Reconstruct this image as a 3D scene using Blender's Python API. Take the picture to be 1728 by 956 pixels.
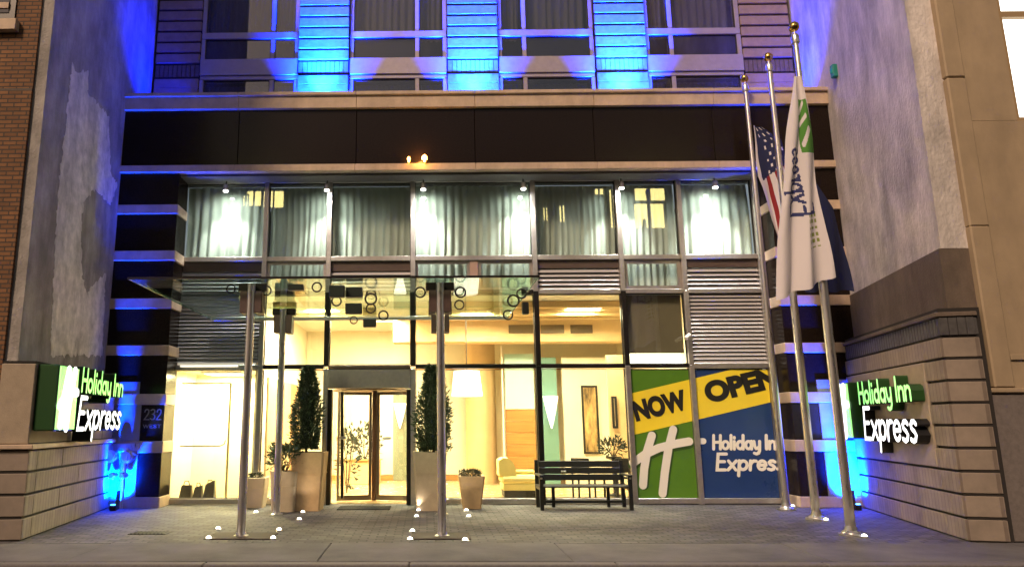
import bpy, bmesh, math, random
from mathutils import Vector, Matrix
R = math.radians
random.seed(7)
scn = bpy.context.scene
for o in list(bpy.data.objects): bpy.data.objects.remove(o)

# ------------------------------------------------------------------ camera
F_PX, PITCH, YAW, ROLL, PPX, PPY = 1205.0, R(11.04), R(-.84), R(-.14), 701.0, 478.0
W_PX, H_PX = 1728.0, 956.0
CAM = Vector((0, -14.9, 1.6))
_f = Vector((math.sin(YAW)*math.cos(PITCH), math.cos(YAW)*math.cos(PITCH), math.sin(PITCH)))
_r = Vector((math.cos(YAW), -math.sin(YAW), 0))
_u = _r.cross(_f)
_r2 = _r*math.cos(ROLL) + _u*math.sin(ROLL)
_u2 = -_r*math.sin(ROLL) + _u*math.cos(ROLL)
cam_data = bpy.data.cameras.new('camera')
cam = bpy.data.objects.new('camera', cam_data)
scn.collection.objects.link(cam)
m = Matrix.Identity(4)
for i in range(3):
    m[i][0], m[i][1], m[i][2], m[i][3] = _r2[i], _u2[i], -_f[i], CAM[i]
cam.matrix_world = m
cam_data.sensor_width = 36
cam_data.lens = 36*F_PX/W_PX
cam_data.shift_x = (W_PX/2-PPX)/W_PX
cam_data.shift_y = -(H_PX/2-PPY)/W_PX
cam_data.clip_start = .1
cam_data.clip_end = 2000
scn.camera = cam
scn.render.resolution_x, scn.render.resolution_y = 1024, 566

# ------------------------------------------------------------------ world, sun, exposure
SUN_EL, SUN_AZ = R(39), R(-36)          # dusk glow from the street side, a little left of the camera
world = bpy.data.worlds.new('World')
scn.world = world
world.use_nodes = True
nt = world.node_tree
bg = nt.nodes['Background']
sky = nt.nodes.new('ShaderNodeTexSky')
sky.sky_type = 'NISHITA'
sky.sun_disc = False
sky.sun_elevation = SUN_EL
sky.sun_rotation = math.pi + SUN_AZ*-1
hs = nt.nodes.new('ShaderNodeMix'); hs.data_type = 'RGBA'; hs.blend_type = 'MULTIPLY'
hs.inputs[0].default_value = 1
nt.links.new(sky.outputs[0], hs.inputs[6])
hs.inputs[7].default_value = (1.16, .84, .62, 1)
nt.links.new(hs.outputs[2], bg.inputs[0])
bg.inputs[1].default_value = .095
sd = bpy.data.lights.new('sun', 'SUN')
sd.energy = 2.7
sd.color = (1, .74, .52)
sd.angle = R(11)
sun = bpy.data.objects.new('sun', sd)
scn.collection.objects.link(sun)
sdir = Vector((math.sin(SUN_AZ)*math.cos(SUN_EL), -math.cos(SUN_AZ)*math.cos(SUN_EL), math.sin(SUN_EL)))
sun.rotation_euler = sdir.to_track_quat('Z', 'Y').to_euler()
scn.view_settings.view_transform = 'Standard'
scn.view_settings.look = 'None'
scn.view_settings.exposure = .2
scn.view_settings.gamma = 1

# ------------------------------------------------------------------ coordinates: a line of sight met with an upright plane, the ground or a slanted wall
def ray(u, v):
    return _r2*((u-PPX)/F_PX) - _u2*((v-PPY)/F_PX) + _f
def at(u, v, Y=0.0):
    d = ray(u, v); return CAM + d*((Y-CAM.y)/d.y)
def atz(u, v, Z=0.0):
    d = ray(u, v); return CAM + d*((Z-CAM.z)/d.z)

# ------------------------------------------------------------------ materials
MATS = {}
def mat(name, col, rough=.6, metal=0, spec=.5, noise=0, nscale=6, bump=0, bscale=60, emit=None, estr=0, stretch=(1, 1, 1), col2=None, coat=0, streak=0):
    if name in MATS: return MATS[name]
    M = bpy.data.materials.new(name); M.use_nodes = True
    n, l = M.node_tree.nodes, M.node_tree.links
    b = n['Principled BSDF']
    b.inputs['Base Color'].default_value = (*col, 1)
    b.inputs['Roughness'].default_value = rough
    b.inputs['Metallic'].default_value = metal
    b.inputs['Specular IOR Level'].default_value = spec
    b.inputs['Coat Weight'].default_value = coat
    if noise or bump:
        tc = n.new('ShaderNodeTexCoord'); mp = n.new('ShaderNodeMapping')
        geo = n.new('ShaderNodeNewGeometry')
        l.new(geo.outputs['Position'], mp.inputs[0]); mp.inputs['Scale'].default_value = stretch
    if noise:
        t = n.new('ShaderNodeTexNoise'); t.inputs['Scale'].default_value = nscale; t.inputs['Detail'].default_value = 8
        t.inputs['Roughness'].default_value = .65
        l.new(mp.outputs[0], t.inputs[0])
        r = n.new('ShaderNodeValToRGB')
        a = [max(0, c*(1-noise)) for c in col]; z = [min(1, c*(1+noise)) for c in (col2 or col)]
        r.color_ramp.elements[0].position = .3; r.color_ramp.elements[1].position = .7
        r.color_ramp.elements[0].color = (*a, 1); r.color_ramp.elements[1].color = (*z, 1)
        l.new(t.outputs[0], r.inputs[0]); l.new(r.outputs[0], b.inputs['Base Color'])
        rr = n.new('ShaderNodeMapRange'); rr.inputs[3].default_value = max(0, rough-.12); rr.inputs[4].default_value = min(1, rough+.12)
        l.new(t.outputs[0], rr.inputs[0]); l.new(rr.outputs[0], b.inputs['Roughness'])
    if streak:
        m2 = n.new('ShaderNodeMapping'); m2.inputs['Scale'].default_value = (2.0, 2.0, .62)
        l.new(geo.outputs['Position'], m2.inputs[0])
        t3 = n.new('ShaderNodeTexNoise'); t3.inputs['Scale'].default_value = 1; t3.inputs['Detail'].default_value = 7; t3.inputs['Roughness'].default_value = .7
        l.new(m2.outputs[0], t3.inputs[0])
        r3 = n.new('ShaderNodeMapRange'); r3.inputs[1].default_value = .35; r3.inputs[2].default_value = .65; r3.inputs[3].default_value = 1-streak; r3.inputs[4].default_value = 1+streak*.6
        l.new(t3.outputs[0], r3.inputs[0])
        x3 = n.new('ShaderNodeMix'); x3.data_type = 'RGBA'; x3.blend_type = 'MULTIPLY'; x3.inputs[0].default_value = 1
        l.new(r.outputs[0], x3.inputs[6]); l.new(r3.outputs[0], x3.inputs[7]); l.new(x3.outputs[2], b.inputs['Base Color'])
    if bump:
        t2 = n.new('ShaderNodeTexNoise'); t2.inputs['Scale'].default_value = bscale; t2.inputs['Detail'].default_value = 5
        l.new(mp.outputs[0], t2.inputs[0])
        bp = n.new('ShaderNodeBump'); bp.inputs['Strength'].default_value = bump; bp.inputs['Distance'].default_value = .02
        l.new(t2.outputs[0], bp.inputs['Height']); l.new(bp.outputs[0], b.inputs['Normal'])
    if emit:
        b.inputs['Emission Color'].default_value = (*emit, 1); b.inputs['Emission Strength'].default_value = estr
    MATS[name] = M
    return M

def brick_mat(name, c1, c2, mortar, bw, bh, msize=.012, bump=.5, axis='xz', rough=.85, offset=.5, noise=.25):
    M = bpy.data.materials.new(name); M.use_nodes = True
    n, l = M.node_tree.nodes, M.node_tree.links
    b = n['Principled BSDF']; b.inputs['Roughness'].default_value = rough
    geo = n.new('ShaderNodeNewGeometry'); sep = n.new('ShaderNodeSeparateXYZ'); com = n.new('ShaderNodeCombineXYZ')
    l.new(geo.outputs['Position'], sep.inputs[0])
    l.new(sep.outputs['XYZ'.index(axis[0].upper())], com.inputs[0]); l.new(sep.outputs['XYZ'.index(axis[1].upper())], com.inputs[1])
    bt = n.new('ShaderNodeTexBrick'); bt.offset = offset
    bt.inputs['Scale'].default_value = 1; bt.inputs['Brick Width'].default_value = bw; bt.inputs['Row Height'].default_value = bh
    bt.inputs['Mortar Size'].default_value = msize; bt.inputs['Mortar Smooth'].default_value = .2; bt.inputs['Bias'].default_value = 0
    bt.inputs['Color1'].default_value = (*c1, 1); bt.inputs['Color2'].default_value = (*c2, 1); bt.inputs['Mortar'].default_value = (*mortar, 1)
    l.new(com.outputs[0], bt.inputs[0])
    t = n.new('ShaderNodeTexNoise'); t.inputs['Scale'].default_value = 1.7; t.inputs['Detail'].default_value = 9; t.inputs['Roughness'].default_value = .7
    l.new(geo.outputs['Position'], t.inputs[0])
    mr = n.new('ShaderNodeMapRange'); mr.inputs[1].default_value = .3; mr.inputs[2].default_value = .7
    mr.inputs[3].default_value = 1-noise; mr.inputs[4].default_value = 1+noise
    l.new(t.outputs[0], mr.inputs[0])
    mx = n.new('ShaderNodeMix'); mx.data_type = 'RGBA'; mx.blend_type = 'MULTIPLY'; mx.inputs[0].default_value = 1
    l.new(bt.outputs[0], mx.inputs[6]); l.new(mr.outputs[0], mx.inputs[7]); l.new(mx.outputs[2], b.inputs['Base Color'])
    bp = n.new('ShaderNodeBump'); bp.inputs['Strength'].default_value = bump; bp.inputs['Distance'].default_value = .01; bp.invert = True
    l.new(bt.outputs['Fac'], bp.inputs['Height']); l.new(bp.outputs[0], b.inputs['Normal'])
    MATS[name] = M
    return M

def glass_mat(name, tint, base=.06, edge=.7, rough=.0):
    M = bpy.data.materials.new(name); M.use_nodes = True
    n, l = M.node_tree.nodes, M.node_tree.links
    n.remove(n['Principled BSDF'])
    tr = n.new('ShaderNodeBsdfTransparent'); tr.inputs[0].default_value = (*tint, 1)
    gl = n.new('ShaderNodeBsdfGlossy'); gl.inputs['Roughness'].default_value = rough
    lw = n.new('ShaderNodeLayerWeight'); pw = n.new('ShaderNodeMath'); pw.operation = 'POWER'; pw.inputs[1].default_value = 4
    mr = n.new('ShaderNodeMapRange'); mr.inputs[3].default_value = base; mr.inputs[4].default_value = edge
    l.new(lw.outputs['Facing'], pw.inputs[0]); l.new(pw.outputs[0], mr.inputs[0])
    mx = n.new('ShaderNodeMixShader'); l.new(mr.outputs[0], mx.inputs[0]); l.new(tr.outputs[0], mx.inputs[1]); l.new(gl.outputs[0], mx.inputs[2])
    l.new(mx.outputs[0], n['Material Output'].inputs[0])
    MATS[name] = M
    return M

def glow(name, col, s):
    return mat(name, (.8, .8, .8), emit=col, estr=s)

STONE = mat('beige_stone', (.50, .37, .265), .75, noise=.16, nscale=3, bump=.25, bscale=90, streak=.15)
STONE_UP = mat('brown_ribbed_stone', (.27, .19, .165), .8, noise=.2, nscale=5, bump=.3, bscale=70)
PIL = mat('pilaster_stone', (.13, .12, .12), .8, noise=.25, nscale=9, bump=.5, bscale=50)
GRANITE = mat('polished_dark_granite', (.014, .009, .007), .22, noise=.5, nscale=40, spec=.16)
METAL = mat('satin_aluminium', (.52, .47, .43), .38, metal=.85, noise=.1, nscale=14)
METAL_UP = mat('mauve_grey_aluminium', (.34, .29, .31), .5, metal=.3, noise=.1, nscale=8)
DARKM = mat('dark_bronze_frame', (.018, .014, .012), .35, metal=.4)
LOUV = mat('louvre_aluminium', (.56, .54, .54), .45, metal=.25, noise=.12, nscale=10, stretch=(1, 1, 12))
STEEL = mat('brushed_steel', (.62, .58, .54), .3, metal=.95, noise=.1, nscale=20, stretch=(1, 1, .1))
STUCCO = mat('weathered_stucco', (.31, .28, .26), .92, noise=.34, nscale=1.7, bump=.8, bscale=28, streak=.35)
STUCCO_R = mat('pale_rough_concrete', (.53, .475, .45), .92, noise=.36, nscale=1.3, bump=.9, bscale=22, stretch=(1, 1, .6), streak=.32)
PATCH = mat('flaking_white_paint', (.68, .63, .60), .85, noise=.30, nscale=5, bump=.6, bscale=35, streak=.3)
PATCHD = mat('bare_brown_render', (.20, .155, .135), .92, noise=.25, nscale=5, bump=.6, bscale=35)
CONC_D = mat('brown_grey_render', (.115, .085, .065), .9, noise=.2, nscale=2.5, bump=.4, bscale=40, streak=.3)
COURSE = brick_mat('scored_stone', (.265, .21, .165), (.225, .178, .14), (.15, .115, .092), .105, 4.0, .006, .35, 'yz', .85, 0, .22)
COURSE_F = brick_mat('scored_stone_front', (.33, .245, .19), (.29, .215, .165), (.20, .145, .11), .105, 4.0, .006, .35, 'xz', .85, 0, .22)
JOINT = mat('dark_joint', (.02, .016, .014), .95)
PANEL = mat('sign_panel_stone', (.33, .26, .185), .7, noise=.15, nscale=5, bump=.2, bscale=60)
SOLDIER = mat('dark_glazed_brick', (.06, .055, .055), .6, noise=.3, nscale=12)
SOLDIER_UP = mat('soldier_brick', (.12, .085, .08), .75, noise=.3, nscale=12)
BRICK = brick_mat('brown_brickwork', (.20, .088, .033), (.13, .055, .02), (.055, .034, .022), .21, .07, .011, .7)
TAN = mat('tan_limestone', (.33, .245, .155), .75, noise=.1, nscale=2, bump=.15, bscale=80, streak=.12)
GREYB = mat('grey_granite_base', (.15, .125, .115), .7, noise=.2, nscale=20)
PAVER = brick_mat('small_grey_pavers', (.128, .118, .120), (.062, .057, .059), (.03, .027, .026), .24, .12, .013, 1.0, 'xy', .75, .5, .35)
SLAB = mat('concrete_slab', (.118, .109, .115), .85, noise=.42, nscale=1.1, bump=.25, bscale=110)
ASPH = mat('asphalt', (.035, .033, .033), .9, noise=.25, nscale=30, bump=.5, bscale=200)
GLASS = glass_mat('window_glass', (.93, .96, .94), .075, .6)
GLASS_UP = glass_mat('upper_window_glass', (.75, .75, .78), .10, .6)
GLASS_C = glass_mat('canopy_glass', (.84, .97, .90), .05, .6, .02)
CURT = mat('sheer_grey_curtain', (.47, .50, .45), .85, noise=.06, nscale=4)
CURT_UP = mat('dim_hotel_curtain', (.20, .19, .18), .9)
ROOM = mat('unlit_room', (.05, .045, .04), .9)
CREAM = mat('cream_paint', (.80, .73, .55), .6, noise=.04, nscale=2)
WHITE = mat('white_paint', (.8, .76, .68), .5)
ORANGE = mat('amber_plaster', (.62, .43, .22), .6, noise=.08, nscale=3)
TEAL = mat('teal_paint', (.13, .26, .22), .6)
WOOD = mat('honey_wood', (.42, .20, .055), .4, noise=.3, nscale=3, stretch=(.4, 1, 9))
FLOORM = mat('lobby_tile', (.50, .36, .18), .25, noise=.08, nscale=5)
BLACK = mat('black_paint', (.010, .010, .010), .4)
BLACKL = mat('black_leather', (.014, .012, .011), .5)
BENCHM = mat('charcoal_bench_slats', (.028, .026, .027), .45, noise=.2, nscale=12)
POT = mat('sand_ceramic', (.52, .35, .185), .7, noise=.12, nscale=6, bump=.2, bscale=60)
POT2 = mat('grey_beige_ceramic', (.40, .32, .22), .7, noise=.12, nscale=6, bump=.2, bscale=60)
SOIL = mat('soil', (.025, .018, .012), 1)
LEAF = mat('evergreen_needles', (.035, .060, .026), .7, noise=.5, nscale=9)
LEAFL = mat('fresh_needles', (.075, .11, .045), .6, noise=.4, nscale=14)
LEAFD = mat('dark_leaf', (.02, .03, .015), .7)
BARK = mat('bark', (.06, .04, .025), .9)
YELLOW = mat('banner_yellow', (.88, .68, .03), .5)
VGREEN = mat('vinyl_green', (.085, .21, .018), .35, noise=.06, nscale=1)
VBLUE = mat('vinyl_navy', (.016, .045, .16), .3, noise=.08, nscale=1)
VWHITE = mat('vinyl_white', (.80, .76, .68), .5)
VBLACK = mat('vinyl_black', (.012, .010, .008), .5)
GRET = mat('dark_green_metal', (.010, .055, .008), .45)
BRET = mat('black_metal', (.008, .008, .010), .45)
GREENFACE = glow('lit_green_acrylic', (.16, 1, .10), 1.0)
WHITEFACE = glow('lit_white_acrylic', (1, 1, 1), 1.6)
LOGOFACE = glow('lit_logo_green', (.22, 1, .14), .95)
LAMPW = glow('white_lamp_face', (1, .97, .90), 14)
LAMPG = glow('ground_lamp_lens', (1, .92, .80), 7)
LAMPB = glow('blue_lamp_lens', (.05, .40, 1), 8)
AMBER = glow('amber_reflection_glow', (1, .42, .06), 14)  # glow of the added street lamp reflection on the ledge
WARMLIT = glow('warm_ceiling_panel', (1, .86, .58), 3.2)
SCONCE = glow('lit_shade', (1, .93, .76), 2.2)
LITWIN = glow('lit_white_window', (1, .96, .86), 2.4)
OPPWIN = glow('lit_yellow_window', (1, .80, .28), 9)
GOLD = mat('gilded_ball', (.55, .34, .10), .25, metal=1)
CORAL = mat('brown_box_steel', (.065, .036, .028), .55, noise=.2, nscale=10)
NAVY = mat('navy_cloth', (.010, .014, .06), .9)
REDC = mat('red_cloth', (.22, .012, .016), .9)
WHC = mat('white_cloth', (.60, .55, .56), .9, bump=.25, bscale=9)
GRC = mat('green_cloth', (.07, .22, .03), .9)
LIMEC = mat('olive_print', (.20, .24, .05), .9)
INK = mat('navy_print', (.03, .035, .12), .9)

# ------------------------------------------------------------------ builders
COL = scn.collection
def tag(o, label=None, cat=None, group=None, kind=None):
    if label: o['label'] = label
    if cat: o['category'] = cat
    if group: o['group'] = group
    if kind: o['kind'] = kind
    return o
def thing(name, loc, label, cat, group=None, rz=0):
    o = bpy.data.objects.new(name, None); COL.objects.link(o)
    o.empty_display_size = .1
    o.location = loc; o.rotation_euler = (0, 0, rz)
    return tag(o, label, cat, group, 'thing')
def origin(p):
    v = Vector((0, 0, 0))
    while p is not None:
        v = v + p.location; p = p.parent
    return v
class MB:
    def __init__(s): s.v, s.f, s.m = [], [], []
    def face(s, pts, mi=0):
        k = len(s.v); s.v += [tuple(p) for p in pts]; s.f.append(tuple(range(k, k+len(pts)))); s.m.append(mi)
    def box(s, x0, x1, y0, y1, z0, z1, mi=0):
        k = len(s.v)
        s.v += [(x, y, z) for z in (z0, z1) for x, y in ((x0, y0), (x1, y0), (x1, y1), (x0, y1))]
        for q in ((3, 2, 1, 0), (4, 5, 6, 7), (0, 1, 5, 4), (1, 2, 6, 5), (2, 3, 7, 6), (3, 0, 4, 7)):
            s.f.append(tuple(k+i for i in q)); s.m.append(mi)
    def prism(s, base, top, mi=0):                 # two polygons of equal length, joined and capped
        k, n = len(s.v), len(base)
        s.v += [tuple(p) for p in base] + [tuple(p) for p in top]
        s.f.append(tuple(range(k+n-1, k-1, -1))); s.f.append(tuple(range(k+n, k+2*n))); s.m += [mi, mi]
        for i in range(n):
            j = (i+1) % n; s.f.append((k+i, k+j, k+n+j, k+n+i)); s.m.append(mi)
    def lathe(s, prof, cx=0, cy=0, n=20, mi=0):    # prof: (radius, z) from bottom to top
        k = len(s.v)
        for r, z in prof:
            for i in range(n):
                a = 2*math.pi*i/n; s.v.append((cx+r*math.cos(a), cy+r*math.sin(a), z))
        for j in range(len(prof)-1):
            for i in range(n):
                i2 = (i+1) % n
                s.f.append((k+j*n+i, k+j*n+i2, k+(j+1)*n+i2, k+(j+1)*n+i)); s.m.append(mi)
        s.f.append(tuple(k+i for i in range(n-1, -1, -1))); s.m.append(mi)
        e = k+(len(prof)-1)*n; s.f.append(tuple(e+i for i in range(n))); s.m.append(mi)
    def tube(s, pts, r, n=8, mi=0):
        k = len(s.v); P = [Vector(p) for p in pts]
        for i, p in enumerate(P):
            d = (P[min(i+1, len(P)-1)]-P[max(i-1, 0)]).normalized()
            a = d.orthogonal().normalized() if i == 0 else (a - d*a.dot(d)).normalized()
            b = d.cross(a); rr = r[i] if isinstance(r, (list, tuple)) else r
            for q in range(n):
                t = 2*math.pi*q/n; s.v.append(tuple(p+(a*math.cos(t)+b*math.sin(t))*rr))
        for i in range(len(P)-1):
            for q in range(n):
                q2 = (q+1) % n; s.f.append((k+i*n+q, k+i*n+q2, k+(i+1)*n+q2, k+(i+1)*n+q)); s.m.append(mi)
        s.f.append(tuple(k+q for q in range(n-1, -1, -1))); e = k+(len(P)-1)*n; s.f.append(tuple(e+q for q in range(n))); s.m += [mi, mi]
    def torus(s, c, R0, r, ax='y', n=18, k2=6, mi=0):
        k = len(s.v)
        for i in range(n):
            a = 2*math.pi*i/n
            for j in range(k2):
                b = 2*math.pi*j/k2; q = R0+r*math.cos(b); h = r*math.sin(b)
                p = (q*math.cos(a), h, q*math.sin(a)) if ax == 'y' else (q*math.cos(a), q*math.sin(a), h)
                s.v.append((c[0]+p[0], c[1]+p[1], c[2]+p[2]))
        for i in range(n):
            for j in range(k2):
                i2, j2 = (i+1) % n, (j+1) % k2
                s.f.append((k+i*k2+j, k+i2*k2+j, k+i2*k2+j2, k+i*k2+j2)); s.m.append(mi)
    def build(s, name, mats, parent=None, smooth=False, flip=True):
        me = bpy.data.meshes.new(name); me.from_pydata(s.v, [], s.f)
        if not isinstance(mats, (list, tuple)): mats = [mats]
        for q in mats: me.materials.append(q)
        me.polygons.foreach_set('material_index', s.m)
        if flip:
            b = bmesh.new(); b.from_mesh(me); bmesh.ops.recalc_face_normals(b, faces=b.faces); b.to_mesh(me); b.free()
        if smooth: me.shade_smooth(); me.set_sharp_from_angle(angle=R(40))
        me.update()
        o = bpy.data.objects.new(name, me); COL.objects.link(o)
        if parent is not None:
            o.parent = parent; o.location = -origin(parent)
        return o
CACHE = {}
def piece(name, M, parent, x0, x1, y0, y1, z0, z1, bev=.006):
    dx, dy, dz = abs(x1-x0), abs(y1-y0), abs(z1-z0)
    key = (round(dx, 4), round(dy, 4), round(dz, 4), M.name, bev)
    if key not in CACHE:
        me = bpy.data.meshes.new(name); b = bmesh.new(); bmesh.ops.create_cube(b, size=1)
        for v in b.verts: v.co = Vector((v.co.x*dx, v.co.y*dy, v.co.z*dz))
        if bev: bmesh.ops.bevel(b, geom=list(b.edges), offset=min(bev, dx/3, dy/3, dz/3), segments=1, affect='EDGES')
        b.to_mesh(me); b.free(); me.materials.append(M); CACHE[key] = me
    o = bpy.data.objects.new(name, CACHE[key]); COL.objects.link(o)
    c = Vector(((x0+x1)/2, (y0+y1)/2, (z0+z1)/2))
    o.parent = parent; o.location = c-(origin(parent) if parent else Vector((0, 0, 0)))
    return o
def copy_tree(o, parent=None):
    c = o.copy(); COL.objects.link(c); c.parent = parent
    for ch in list(o.children): copy_tree(ch, c)
    return c
def lamp(name, kind, loc, energy, col, parent=None, aim=None, size=.1, spot=60, blend=.6, size_y=None, shape=None):
    d = bpy.data.lights.new(name, kind); d.energy = energy; d.color = col
    if kind == 'AREA':
        d.size = size
        if size_y: d.shape = 'RECTANGLE'; d.size_y = size_y
    else: d.shadow_soft_size = size
    if kind == 'SPOT': d.spot_size = R(spot); d.spot_blend = blend
    o = bpy.data.objects.new(name, d); COL.objects.link(o)
    o.location = Vector(loc)-(origin(parent) if parent else Vector((0, 0, 0)))
    if parent: o.parent = parent
    if aim is not None: o.rotation_euler = (Vector(aim)-Vector(loc)).to_track_quat('-Z', 'Y').to_euler()
    return o

# stroke lettering: glyphs as polylines in a unit box (cap height 1)
def arc(cx, cy, rx, ry, a0, a1, n=12): return [(cx+rx*math.cos(R(a0+(a1-a0)*i/n)), cy+ry*math.sin(R(a0+(a1-a0)*i/n))) for i in range(n+1)]
def oval(cx, cy, rx, ry, n=20): return arc(cx, cy, rx, ry, 0, 360, n)
GL = {
 'H': (.62, [[(.05, 0), (.05, 1)], [(.55, 0), (.55, 1)], [(.05, .5), (.55, .5)]]),
 'o': (.56, [oval(.27, .29, .22, .27)]),
 'l': (.20, [[(.08, 0), (.08, 1)]]),
 'i': (.20, [[(.08, 0), (.08, .56)], [(.08, .80), (.08, .86)]]),
 'd': (.58, [oval(.27, .29, .21, .27), [(.49, 0), (.49, 1)]]),
 'a': (.58, [oval(.27, .29, .21, .27), [(.49, 0), (.49, .57)]]),
 'y': (.54, [[(.05, .56), (.10, .2), (.2, .03), (.33, .04), (.46, .2)], [(.47, .56), (.46, -.12), (.38, -.30), (.22, -.35), (.08, -.30)]]),
 ' ': (.26, []),
 'I': (.22, [[(.09, 0), (.09, 1)]]),
 'n': (.54, [[(.06, 0), (.06, .56)], [(.06, .34), (.14, .5), (.28, .56), (.41, .5), (.46, .36), (.46, 0)]]),
 'E': (.58, [[(.52, 1), (.07, 1), (.07, 0), (.52, 0)], [(.07, .52), (.44, .52)]]),
 'x': (.52, [[(.04, .56), (.46, 0)], [(.46, .56), (.04, 0)]]),
 'p': (.58, [[(.07, -.36), (.07, .57)], oval(.29, .29, .21, .27)]),
 'r': (.38, [[(.06, 0), (.06, .56)], [(.06, .32), (.13, .48), (.24, .56), (.36, .55)]]),
 'e': (.54, [[(.06, .30), (.48, .30)], arc(.27, .29, .21, .27, 3, 322, 16)]),
 's': (.46, [[(.38, .49), (.28, .56), (.15, .55), (.08, .46), (.12, .36), (.28, .27), (.37, .17), (.32, .05), (.2, 0), (.05, .05)]]),
 '2': (.6, [[(.08, .75), (.14, .93), (.3, 1), (.46, .93), (.5, .74), (.42, .52), (.06, 0), (.54, 0)]]),
 '3': (.6, [[(.08, .9), (.25, 1), (.44, .93), (.48, .75), (.4, .58), (.24, .53), (.44, .46), (.52, .27), (.42, .05), (.22, 0), (.05, .1)]]),
 'W': (.9, [[(.03, 1), (.22, 0), (.42, .95), (.62, 0), (.82, 1)]]),
 'S': (.6, [[(.5, .87), (.36, 1), (.18, .98), (.08, .8), (.16, .6), (.4, .45), (.5, .25), (.4, .04), (.2, 0), (.05, .13)]]),
 'T': (.6, [[(.03, 1), (.53, 1)], [(.28, 1), (.28, 0)]]),
}
def layout(text, slant=0, gap=.04):
    x, out = 0, []
    for ch in text:
        w, st = GL[ch]
        for s in st: out.append([(x+a+slant*b, b) for a, b in s])
        x += w+gap
    return x-gap, out
def ribbon(mb, pts, w, fr, d0, d1, mi=(0, 1), cap=True):
    """a flat stroke of width w: fr(u, v, d) gives the point; d0 back, d1 front"""
    P = [Vector(p) for p in pts]; n = len(P)
    closed = (P[0]-P[-1]).length < 1e-6
    Lf, Rt = [], []
    for i, p in enumerate(P):
        a = P[i-1] if i > 0 else (P[-2] if closed else None)
        b = P[i+1] if i < n-1 else (P[1] if closed else None)
        t1 = (p-a).normalized() if a is not None else None
        t2 = (b-p).normalized() if b is not None else None
        t1 = t1 or t2; t2 = t2 or t1
        t = (t1+t2)
        t = t.normalized() if t.length > 1e-6 else t1
        nn = Vector((-t.y, t.x)); k = 1/max(.5, abs(nn.dot(Vector((-t1.y, t1.x)))))
        Lf.append(p+nn*w/2*k); Rt.append(p-nn*w/2*k)
    for i in range(n-1):
        mb.face([fr(q.x, q.y, d1) for q in (Rt[i], Rt[i+1], Lf[i+1], Lf[i])], mi[0])
        if d1-d0 > .001:
            mb.face([fr(Lf[i].x, Lf[i].y, d0), fr(Lf[i].x, Lf[i].y, d1), fr(Lf[i+1].x, Lf[i+1].y, d1), fr(Lf[i+1].x, Lf[i+1].y, d0)], mi[1])
            mb.face([fr(Rt[i+1].x, Rt[i+1].y, d0), fr(Rt[i+1].x, Rt[i+1].y, d1), fr(Rt[i].x, Rt[i].y, d1), fr(Rt[i].x, Rt[i].y, d0)], mi[1])
    if not closed and cap:
        for e, s in ((0, -1), (n-1, 1)):
            t = ((P[1]-P[0]) if e == 0 else (P[-1]-P[-2])).normalized()*s
            nn = Vector((-t.y, t.x))
            ring = [P[e]+(nn*math.cos(R(a))+t*math.sin(R(a)))*w/2 for a in range(0, 181, 30)]
            mb.face([fr(q.x, q.y, d1) for q in ring], mi[0])
            if d1-d0 > .001:
                for q0, q1 in zip(ring, ring[1:]): mb.face([fr(q0.x, q0.y, d0), fr(q0.x, q0.y, d1), fr(q1.x, q1.y, d1), fr(q1.x, q1.y, d0)], mi[1])
def lettering(name, text, mats, parent, fr, length, cap, w, d0, d1, slant=0):
    tw, strokes = layout(text, slant)
    mb = MB(); sx = length/tw
    for i, s in enumerate(strokes):
        ribbon(mb, [(a*sx, b*cap) for a, b in s], w, fr, d0, d1+i*.0007)
    return mb.build(name, mats, parent, flip=False)

# ================================================================== GROUND
pave = tag(bpy.data.objects.new('pavement', None), kind='structure'); COL.objects.link(pave)
g = MB(); g.box(-60, 60, -60, 40, -.40, -.16); tag(g.build('road', ASPH), kind='structure')
g = MB(); g.box(-14, 16, -4.7, .9, -.14, 0); g.build('paver_sheet', PAVER, pave)
g = MB(); g.box(-40, 40, -6.25, -4.706, -.15, -.03); g.build('joint_bed', JOINT, pave)
xs = [-16.4+3.02*i for i in range(12)]
for i, x in enumerate(xs):                                       # concrete slabs between the pavers and the kerb
    piece('paving_slab', SLAB, pave, x+.004, x+3.014, -6.02, -4.715, -.12, .001+.003*((i*7) % 3), .008)
KERB = mat('granite_kerb', (.15, .135, .135), .75, noise=.25, nscale=30)
for i in range(14):
    piece('kerb_stone', KERB, pave, -17+2.4*i, -17+2.4*i+2.39, -6.2, -6.03, -.2, .0, .012)

# ================================================================== HOTEL
hotel = thing('hotel_building', (0, 0, 0), 'hotel with dark granite bands, glass lobby front and blue lit upper pilasters', 'hotel')
FY, GY, UY = -.6, 0.0, 1.2
XS = [-5.27, -3.44, -2.07, -.27, 2.32, 4.15, 5.46, 7.08]
Z1, Z2, Z3, Z4 = 2.75, 4.31, 5.04, 6.80
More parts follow.
